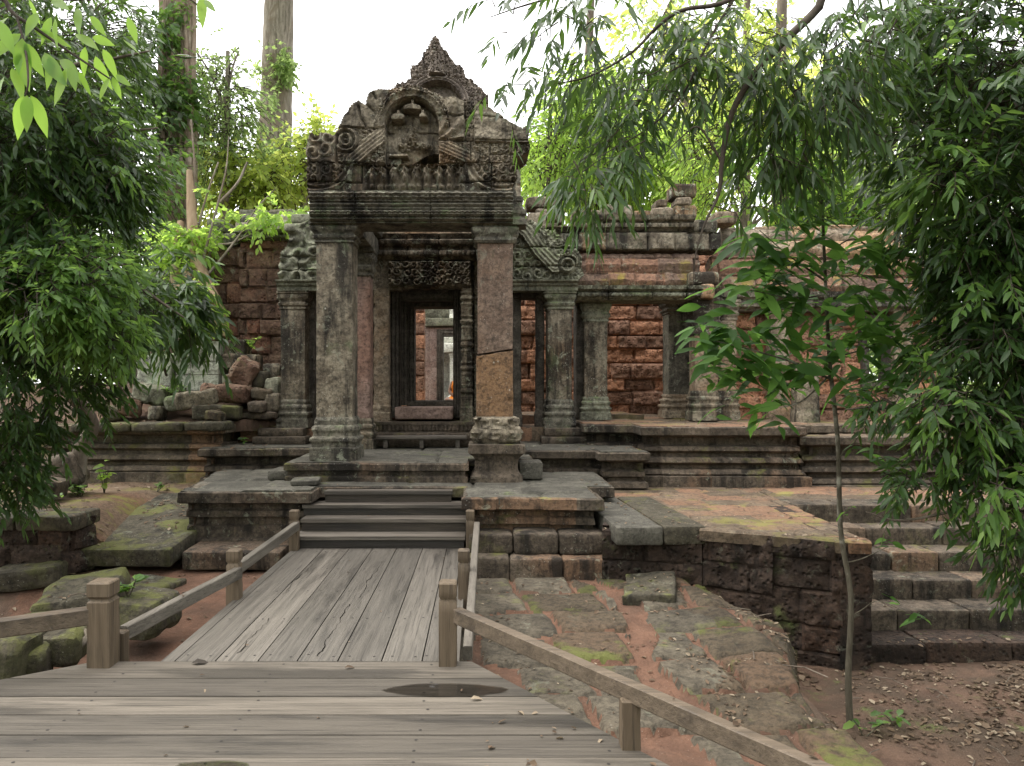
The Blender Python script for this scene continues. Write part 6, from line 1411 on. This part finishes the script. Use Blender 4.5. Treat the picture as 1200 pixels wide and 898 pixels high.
# ---- trees behind the temple
GB = 'trees standing behind the temple'
def vines(parent, blobs, n, mat, L, W, seed):
    P, Cn = blob_points(blobs, n, seed, 1.2, .02); g = np.random.default_rng(seed); lf = MB(); sprays(lf, None, P, g.normal(0, 1, P.shape) + (0, -.3, -.4), .3, 6, L, W, seed, .5, .3, .9, .45, 0, True); lf.build('climbing_leaves', mat, parent, 180)
b = np.array((X(207, 16), 16, .6))
t1 = tree('tall_tree', 'tall reddish trunk rising behind the rubble at the left', GB, b, ([b, at(206, 350, 16), at(206, 250, 16), at(208, 150, 16), at(207, 50, 16), at(204, -80, 16), at(196, -260, 16.2)], [.62, .50, .43, .40, .37, .34, .2]),
          [([at(204, -80, 16), at(150, -160, 16.5), at(90, -200, 17)], [.15, .1, .03]), ([at(200, -150, 16), at(260, -220, 16.5), at(330, -260, 17)], [.15, .1, .03])],
          [dict(blobs=[(120, -160, 140, 90, 16.5, 3), (270, -230, 150, 80, 16.5, 3)], n=500, mat=L_MID, L=.32, W=.08, len=.8, nl=8, simple=True, twr=.012)], BARKR, 51, ksides=20)
vines(t1, [(207, 120, 30, 90, 15.5, .3), (200, 20, 26, 60, 15.5, .3), (222, 230, 16, 70, 15.5, .3)], 230, L_MID, .16, .045, 52)
for k, x_ in enumerate((193, 214, 224, 199, 219)):
    mb = MB(); tube(mb, [at(x_ + 3 * math.sin(k + q), 380 - q * 60, 15.52 + .06 * (k % 2)) for q in range(8)], .035 + .012 * (k % 3), 6, .2, k, sub=3); mb.build('liana', BARKR, t1, 60)
b = np.array((X(318, 21), 21, .8))
t2 = tree('tall_tree', 'pale mottled tall trunk wrapped in creepers left of the gable', GB, b, ([b, at(318, 330, 21), at(318, 250, 21), at(321, 190, 21), at(324, 110, 21), at(326, 40, 21), at(328, -60, 21), at(330, -280, 21)], [.85, .72, .58, .46, .42, .40, .38, .25]),
          [([at(329, -200, 21), at(260, -280, 21.5), at(200, -300, 22)], [.2, .12, .04])], [dict(blobs=[(300, -290, 180, 60, 21, 3)], n=260, mat=L_FAR, L=.34, W=.08, len=.9, nl=8, simple=True, twr=.012)], BARKP, 55, ksides=20)
vines(t2, [(320, 100, 30, 60, 20.5, .4), (330, 160, 24, 40, 20.5, .4), (312, 200, 34, 50, 20.4, .5)], 460, L_FAR, .14, .045, 57)
def bgtree(label, Y, px, blobs, n, mat, L, W, seed, trunk=(.2, .1), bark=BARKP, name='background_tree', nl=8, ln=.8, thr=-.05, freq=.55, top=None, base_z=.7):
    b = np.array((X(px, Y), Y, base_z)); topy = top if top is not None else min(bb[1] for bb in blobs)
    pts = [b, at(px + 2, (453 + topy) / 2 + 40, Y), at(px + 5, topy, Y)]
    g = random.Random(seed); brs = []
    for bb in blobs[:5]:
        a = at(px + 3, min(440, bb[1] + bb[3] * .9 + 20), Y); c = at(bb[0], bb[1], Y + g.uniform(-.3, .3)); m = (a + c) / 2 + (0, 0, .15); brs.append(([a, m, c], [trunk[1] * .5, trunk[1] * .35, .02]))
    return tree(name, label, GB, b, (pts, [trunk[0], (trunk[0] + trunk[1]) / 2, trunk[1] * .6]), brs, [dict(blobs=blobs, n=n, mat=mat, L=L, W=W, len=ln, nl=nl, simple=True, freq=freq, thr=thr, twr=.010, hang=.4, tdroop=.25)], bark, seed)
bgtree('yellow green leafy tree left of the gable behind the laterite wall', 18, 352, [(345, 235, 55, 55, 18, 1.2), (300, 215, 50, 45, 18, 1.2), (375, 190, 28, 45, 18, .8), (270, 260, 45, 40, 18, 1), (250, 190, 25, 50, 18, .8, .6)], 900, L_YEL, .20, .055, 61)
bgtree('thin dark leaved tree between the two tall trunks', 17, 262, [(262, 110, 40, 55, 17, 1, .8), (280, 60, 40, 40, 17, 1, .7), (250, 170, 30, 40, 17, 1), (230, 60, 30, 60, 17, 1)], 420, L_FAR, .14, .04, 63, (.12, .07), thr=-.02)
bgtree('bushy green tree behind the left terrace', 14, 150, [(130, 260, 70, 80, 14, 1.2), (170, 320, 60, 50, 13.5, 1), (60, 300, 80, 90, 14, 1), (170, 190, 40, 50, 14, 1), (30, 180, 80, 100, 14, 1.2)], 900, L_MID, .18, .045, 65)
bgtree('green tree high behind the dense left tree', 15, 60, [(90, 60, 100, 80, 15, 1.5), (20, 120, 80, 80, 15, 1.5), (150, 130, 50, 60, 15, 1)], 420, L_DARK, .2, .05, 67)
bgtree('bright lime green tree right of the gable', 20, 722, [(690, 190, 60, 50, 20, 1.5), (650, 215, 36, 36, 20, 1.2), (740, 160, 50, 50, 20, 1.5), (705, 140, 40, 34, 20, 1), (770, 215, 50, 40, 20, 1.4)], 1050, L_BRIGHT, .22, .06, 69, (.26, .16))
bgtree('tall yellow green tree behind the middle of the gallery', 24, 800, [(820, 110, 60, 80, 24, 2), (800, 190, 60, 60, 24, 2), (760, 60, 60, 50, 24, 2), (860, 60, 60, 50, 24, 2)], 850, L_YEL, .26, .065, 71, (.2, .12))
bgtree('light green tree behind the right end of the gallery', 19, 912, [(900, 200, 70, 70, 19, 1.5), (960, 160, 60, 70, 19, 1.5), (1010, 230, 60, 60, 19, 1.5), (880, 120, 50, 40, 19, 1.2), (930, 265, 60, 35, 18, 1)], 1000, L_YEL, .20, .055, 73, (.25, .16))
bgtree('pale leaved tree behind the dense right tree', 16, 1100, [(1090, 200, 90, 110, 16, 1.5), (1040, 300, 70, 80, 15, 1.2), (1150, 330, 90, 110, 15, 1.4), (1180, 100, 80, 120, 16, 1.5)], 800, L_FAR, .2, .05, 75, (.2, .12))
bgtree('yellow leaved tree high at the upper right', 26, 1000, [(960, 70, 60, 40, 26, 2), (1050, 110, 60, 60, 26, 2), (990, 150, 50, 40, 26, 2)], 260, L_YEL, .3, .075, 77, (.2, .12), thr=0)
for k, (px, Y, r, top) in enumerate(((915, 22, .20, -60), (690, 30, .22, -20), (776, 27, .2, 20), (873, 30, .18, 0))):
    b = np.array((X(px, Y), Y, .7)); tree('bare_trunk', ['grey trunk at the right behind the gallery roof', 'thin grey trunk just right of the gable', 'thin pale trunk behind the gallery roof', 'slender trunk half hidden by hanging leaves'][k], GB, b, ([b, at(px + 2, 250, Y), at(px - 1, 120, Y), at(px + 3, top, Y)], [r * 1.2, r, r * .85, r * .6]),
        [([at(px + 3, top, Y), at(px + 30, top - 60, Y)], [.1, .03])], [dict(blobs=[(px + 20, top - 60, 70, 50, Y, 1.5)], n=90, mat=L_FAR, L=.3, W=.08, len=.8, nl=8, simple=True, twr=.012)], BARK, 81 + k)
# unseen wood round the clearing, behind the camera too, added to block low light
mb = MB(); g = np.random.default_rng(6); n = 7000; a = g.uniform(0, 2 * math.pi, n); r = g.uniform(15, 24, n)
P = np.stack([r * 1.05 * np.cos(a), 4 + r * np.sin(a), g.random(n) ** .8 * 9 - .5], 1)
m = (P[:, 1] < 12) | (np.abs(P[:, 0]) > 17); m &= ~((P[:, 1] > 3) & (np.abs(P[:, 0] - .5) < 2 + P[:, 1] * .75)); P = P[m]; n = len(P)
leaves(mb, P, g.normal(0, 1, (n, 3)), g.normal(0, 1, (n, 3)), g.uniform(.6, 1.2, n), g.uniform(.2, .4, n), g.random(n), simple=True); tag(mb.build('unseen_shading_woods', L_MID, None, 180), kind='stuff')
# far wood as one mass
mb = MB(); g = np.random.default_rng(5); n = 22000
P = np.stack([g.uniform(-52, 52, n), g.uniform(40, 54, n), g.random(n) ** .7 * 10], 1); P[:, 2] *= .75 + .6 * fb3(np.stack([P[:, 0] * .12, P[:, 1] * 0, P[:, 0] * 0], 1), 3, 4)
leaves(mb, P, g.normal(0, 1, (n, 3)), g.normal(0, 1, (n, 3)) + (0, -.5, .6), g.uniform(.35, .8, n), g.uniform(.1, .22, n), g.random(n), simple=True); tag(mb.build('far_woods', L_FAR, None, 180), kind='stuff')

bgtree('sunny green tree between the gable and the hanging branch', 17, 640, [(660, 170, 34, 44, 17, .8), (632, 205, 24, 30, 17, .6), (690, 120, 36, 40, 17, .8)], 420, L_BRIGHT, .16, .045, 79, (.12, .07), BARK)
bgtree('airy lime green tree over the right half of the gallery roof', 16, 868, [(850, 215, 46, 40, 16, .9), (905, 235, 50, 34, 16, .9), (820, 170, 40, 44, 16, .8), (960, 215, 46, 44, 16, .9), (1015, 250, 46, 40, 15.5, .8)], 800, L_BRIGHT, .15, .042, 80, (.13, .08), BARK)

# ---- strangler fig on the left wall
bf = np.array((X(262, 11.9), 11.9, 1.6))
fig = thing('fig_tree', tuple(bf), 'pale fig tree with tan roots gripping the laterite wall left of the porch', 'tree')
roots = [([at(222, 200, 12.4), at(226, 270, 12.3), at(236, 325, 12.1), at(250, 360, 11.9), at(260, 398, 11.75)], [.05, .09, .13, .15, .12]), ([at(212, 260, 12.4), at(206, 320, 12.2), at(208, 370, 12.0), at(216, 402, 11.9)], [.06, .10, .10, .08]), ([at(236, 325, 12.1), at(222, 350, 12.0), at(205, 385, 11.9), at(190, 415, 11.85)], [.09, .09, .08, .06]), ([at(232, 300, 12.2), at(216, 330, 12.0), at(198, 360, 11.95), at(180, 392, 11.9)], [.06, .07, .06, .05])]
for k, r in enumerate(roots): mb = MB(); tube(mb, r[0], r[1], 10, .12, 300 + k, sub=6); mb.build('root', ROOT, fig, 60)
for k, s_ in enumerate(([(232, 325), (243, 285), (255, 240), (265, 198), (268, 160)], [(236, 330), (262, 300), (285, 270), (300, 245), (322, 222)], [(238, 320), (250, 290), (272, 285), (300, 272), (322, 262)], [(230, 310), (232, 270), (242, 230), (256, 190)], [(228, 300), (224, 250), (228, 200), (224, 140)], [(255, 240), (278, 215), (290, 190)])):
    mb = MB(); tube(mb, [at(x, y, 12.1 + .08 * k) for x, y in s_], [.026, .021, .017, .012, .007][:len(s_)], 7, .1, 310 + k, sub=5); mb.build('stem', BARKP, fig, 60)
FB = [(300, 262, 35, 16, 12.3, .4), (262, 250, 30, 40, 12.3, .4), (228, 280, 24, 40, 12.3, .4), (335, 252, 26, 14, 12.4, .4), (200, 300, 40, 50, 12.2, .5), (225, 350, 26, 36, 11.6, .3), (360, 240, 14, 20, 12.5, .3, .6)]
P, Cn = blob_points(FB, 300, 321, 1.8, -.02); lf = MB(); tw = MB(); sprays(lf, tw, P, rg.normal(0, 1, P.shape) + (0, -.3, 0), .3, 8, .12, .034, 322, .45, .3, .9, .45, .004, False); lf.build('crown', L_BRIGHT, fig, 180); tw.build('twig_sprays', BARKP, fig, 180)
b6 = at(195, 440, 11.0)
tree('leafy_bush', 'dark narrow leaved spray hanging in front of the fig roots', None, b6, None, [([b6, at(185, 400, 10.2), at(190, 360, 10), at(225, 350, 10)], [.02, .018, .014, .006])], [dict(blobs=[(222, 375, 34, 34, 10, .35), (190, 350, 45, 35, 10, .4), (205, 320, 35, 30, 10.2, .4)], n=130, mat=L_DARK, L=.22, W=.03, len=.35, nl=9, hang=.8, tdroop=.6)], BARKD, 331, 'bush')

# ---- small plants
def plant(label, px, py, Y, n, L, W, mat, seed, h=.05, stem=0, group=None, name='small_plant', spread=1.0):
    g = np.random.default_rng(seed); x = X(px, Y); p, q = drop(x, Y, 2.2 if Y > 10.4 else 1.35)
    p = np.array((x, Y, Z(py, Y))) if p is None else p
    t = thing(name, tuple(p), label, 'plant', group); lf = MB(); mb = MB()
    tops = []
    m = max(1, n // 5)
    for k in range(m): e = p + np.array((g.normal(0, .06) * spread, g.normal(0, .05) * spread, h * g.uniform(.6, 1.1))); tops.append(e); tube(mb, [p - (0, 0, .02), (p + e) / 2 + (0.01, 0, 0), e], [.006, .005, .003], 5, sub=2)
    i = g.integers(0, m, n); T = np.array(tops)[i]; f = g.uniform(.35, 1, (n, 1)); P = p + (T - p) * f; a = g.uniform(0, 6.28, n)
    leaves(lf, P, np.stack([np.cos(a), np.sin(a) * .8, g.uniform(.0, .9, n)], 1), np.array((0, -.3, 1.)) + g.normal(0, .3, (n, 3)), L * g.uniform(.6, 1.2, n), W * g.uniform(.8, 1.1, n), g.random(n), .2, .35, False, 0, .5)
    lf.build('leaves', mat, t, 180); mb.build('stem', BARKS, t, 180); return t
plant('small broad leaved plant growing behind the stout left post', 150, 722, 5.5, 16, .15, .032, L_MID, 801, .12)
plant('yellow green seedling on the left terrace against the plinth', 122, 570, 9.3, 20, .13, .035, L_BRIGHT, 802, .42)
plant('low weed beside the tan boulder on the left terrace', 95, 570, 9.0, 40, .11, .022, L_MID, 803, .16, spread=2.2)
plant('tiny weed at the foot of the mossy plinth', 183, 568, 9.7, 16, .08, .018, L_MID, 804, .10, spread=1.5)
plant('weed on the left terrace near the dark pit', 50, 588, 8.2, 30, .11, .02, L_MID, 805, .14, spread=2)
plant('bright fern tuft above the orange boulder', 292, 415, 11.9, 24, .13, .03, L_BRIGHT, 806, .22, spread=1.5)
plant('bright leafy weed beside the left wing pillar rubble', 312, 437, 11.9, 34, .13, .03, L_BRIGHT, 807, .22, spread=2.2)
plant('small weed among the stones under the pale stub', 217, 462, 11.05, 24, .10, .024, L_MID, 808, .14, spread=2)
plant('small weed between the pale blocks', 196, 466, 11.0, 18, .10, .022, L_MID, 809, .12, spread=1.5)
plant('dark weed in front of the small tan block', 287, 478, 10.8, 14, .09, .02, L_MID, 810, .10)
plant('seedling on the leaf strewn earth right of the sapling', 1050, 800, 5.5, 10, .10, .024, L_MID, 811, .14)
plant('little leafy seedling at the foot of the sapling', 1012, 830, 5.35, 10, .09, .024, L_MID, 812, .12)
plant('weed among the boulders at the left edge of the deck', 8, 728, 5.2, 22, .08, .018, L_MID, 813, .10, spread=1.6)

# grey dead root curling between the boulders
mb = MB(); tube(mb, [at(52, 785, 4.75), at(66, 772, 4.78), at(80, 762, 4.8), at(95, 755, 4.85), at(104, 744, 4.9), at(90, 736, 4.95)], [.02, .028, .03, .026, .022, .012], 8, .2, 5, sub=5); tag(mb.build('dead_root', BARKP, None, 60), 'grey dead root curling between the boulders and the stout post', 'root')
# dead leaves lying on the deck
for k, (px, py, l, lab) in enumerate(((224, 779, .11, 'dark curled dead leaf on the far deck board'), (404, 784, .06, 'small brown dead leaf on the far deck board'), (551, 821, .07, 'pale dead leaf beside the puddle'))):
    Y = EYE * F / (py - 453); mb = MB(); leaves(mb, np.array([(X(px, Y), Y, .008)]), np.array([(1, .2, .15)]), np.array([(0.1, -.2, 1)]), np.array([l]), np.array([l * .22]), np.array([.2 if k < 2 else .95]), .5, .3); tag(mb.build('dead_leaf', plain('dark_dead_leaf', (.035, .028, .022)) if k == 0 else L_DEAD, None, 180), lab, 'leaf')

# ================================================================== a person far away, seen through the doors
def figure(loc):
    p = thing('person', loc, 'person in an orange robe sitting far away beyond the doorways', 'person')
    J = [(0, 0, .12), (0, .02, .34), (0, 0, .56), (0, -.02, .66), (0, -.03, .76), (0, -.03, .86), (.18, 0, .54), (.25, -.08, .32), (.12, -.25, .20), (-.18, 0, .54), (-.25, -.08, .32), (-.12, -.25, .20), (.14, -.05, .10), (.34, -.25, .10), (.02, -.38, .06), (-.14, -.05, .10), (-.34, -.25, .10), (-.02, -.42, .06)]
    E = [(0, 1), (1, 2), (2, 3), (3, 4), (4, 5), (2, 6), (6, 7), (7, 8), (2, 9), (9, 10), (10, 11), (0, 12), (12, 13), (13, 14), (0, 15), (15, 16), (16, 17)]
    Rr = [.16, .15, .15, .06, .10, .08, .07, .055, .04, .07, .055, .04, .10, .08, .05, .10, .08, .05]
    me = bpy.data.meshes.new('body'); me.from_pydata(J, E, []); o = bpy.data.objects.new('body', me); C.objects.link(o); o.parent = p
    sk = o.modifiers.new('skin', 'SKIN'); sv = me.skin_vertices[0].data
    for k, r in enumerate(Rr): sv[k].radius = (r, r)
    sv[0].use_root = True; o.modifiers.new('sub', 'SUBSURF').levels = 2; o.modifiers['sub'].render_levels = 2
    me.materials.append(plain('skin_tone', (.20, .11, .07), .6))
    mb = MB(); stack(mb, 0, 0, [(.36, .0), (.33, .10), (.22, .20), (.19, .34), (.20, .48), (.17, .58), (.08, .64)], n=6, res=.04, amp=.02, rnd=.15, seed=3, asp=.9)
    V = np.concatenate(mb.v) + np.array(loc) + np.array((0, -.06, 0)); mb.v = [V]; mb.build('robe', plain('orange_cloth', (.75, .24, .02), .8), p, 180)
    mb = MB(); stack(mb, loc[0], loc[1] - .015, [(.06, loc[2] + .80), (.105, loc[2] + .84), (.10, loc[2] + .93), (.05, loc[2] + .98)], n=5, res=.03, amp=.005, rnd=.06); mb.build('hair', plain('dark_hair', (.02, .016, .014), .6), p, 180)
    return p
pz, _ = drop(X(538.2, 20), 20.0, 3.0)
figure((X(538.2, 20), 20.0, .93 if pz is None else float(pz[2])))
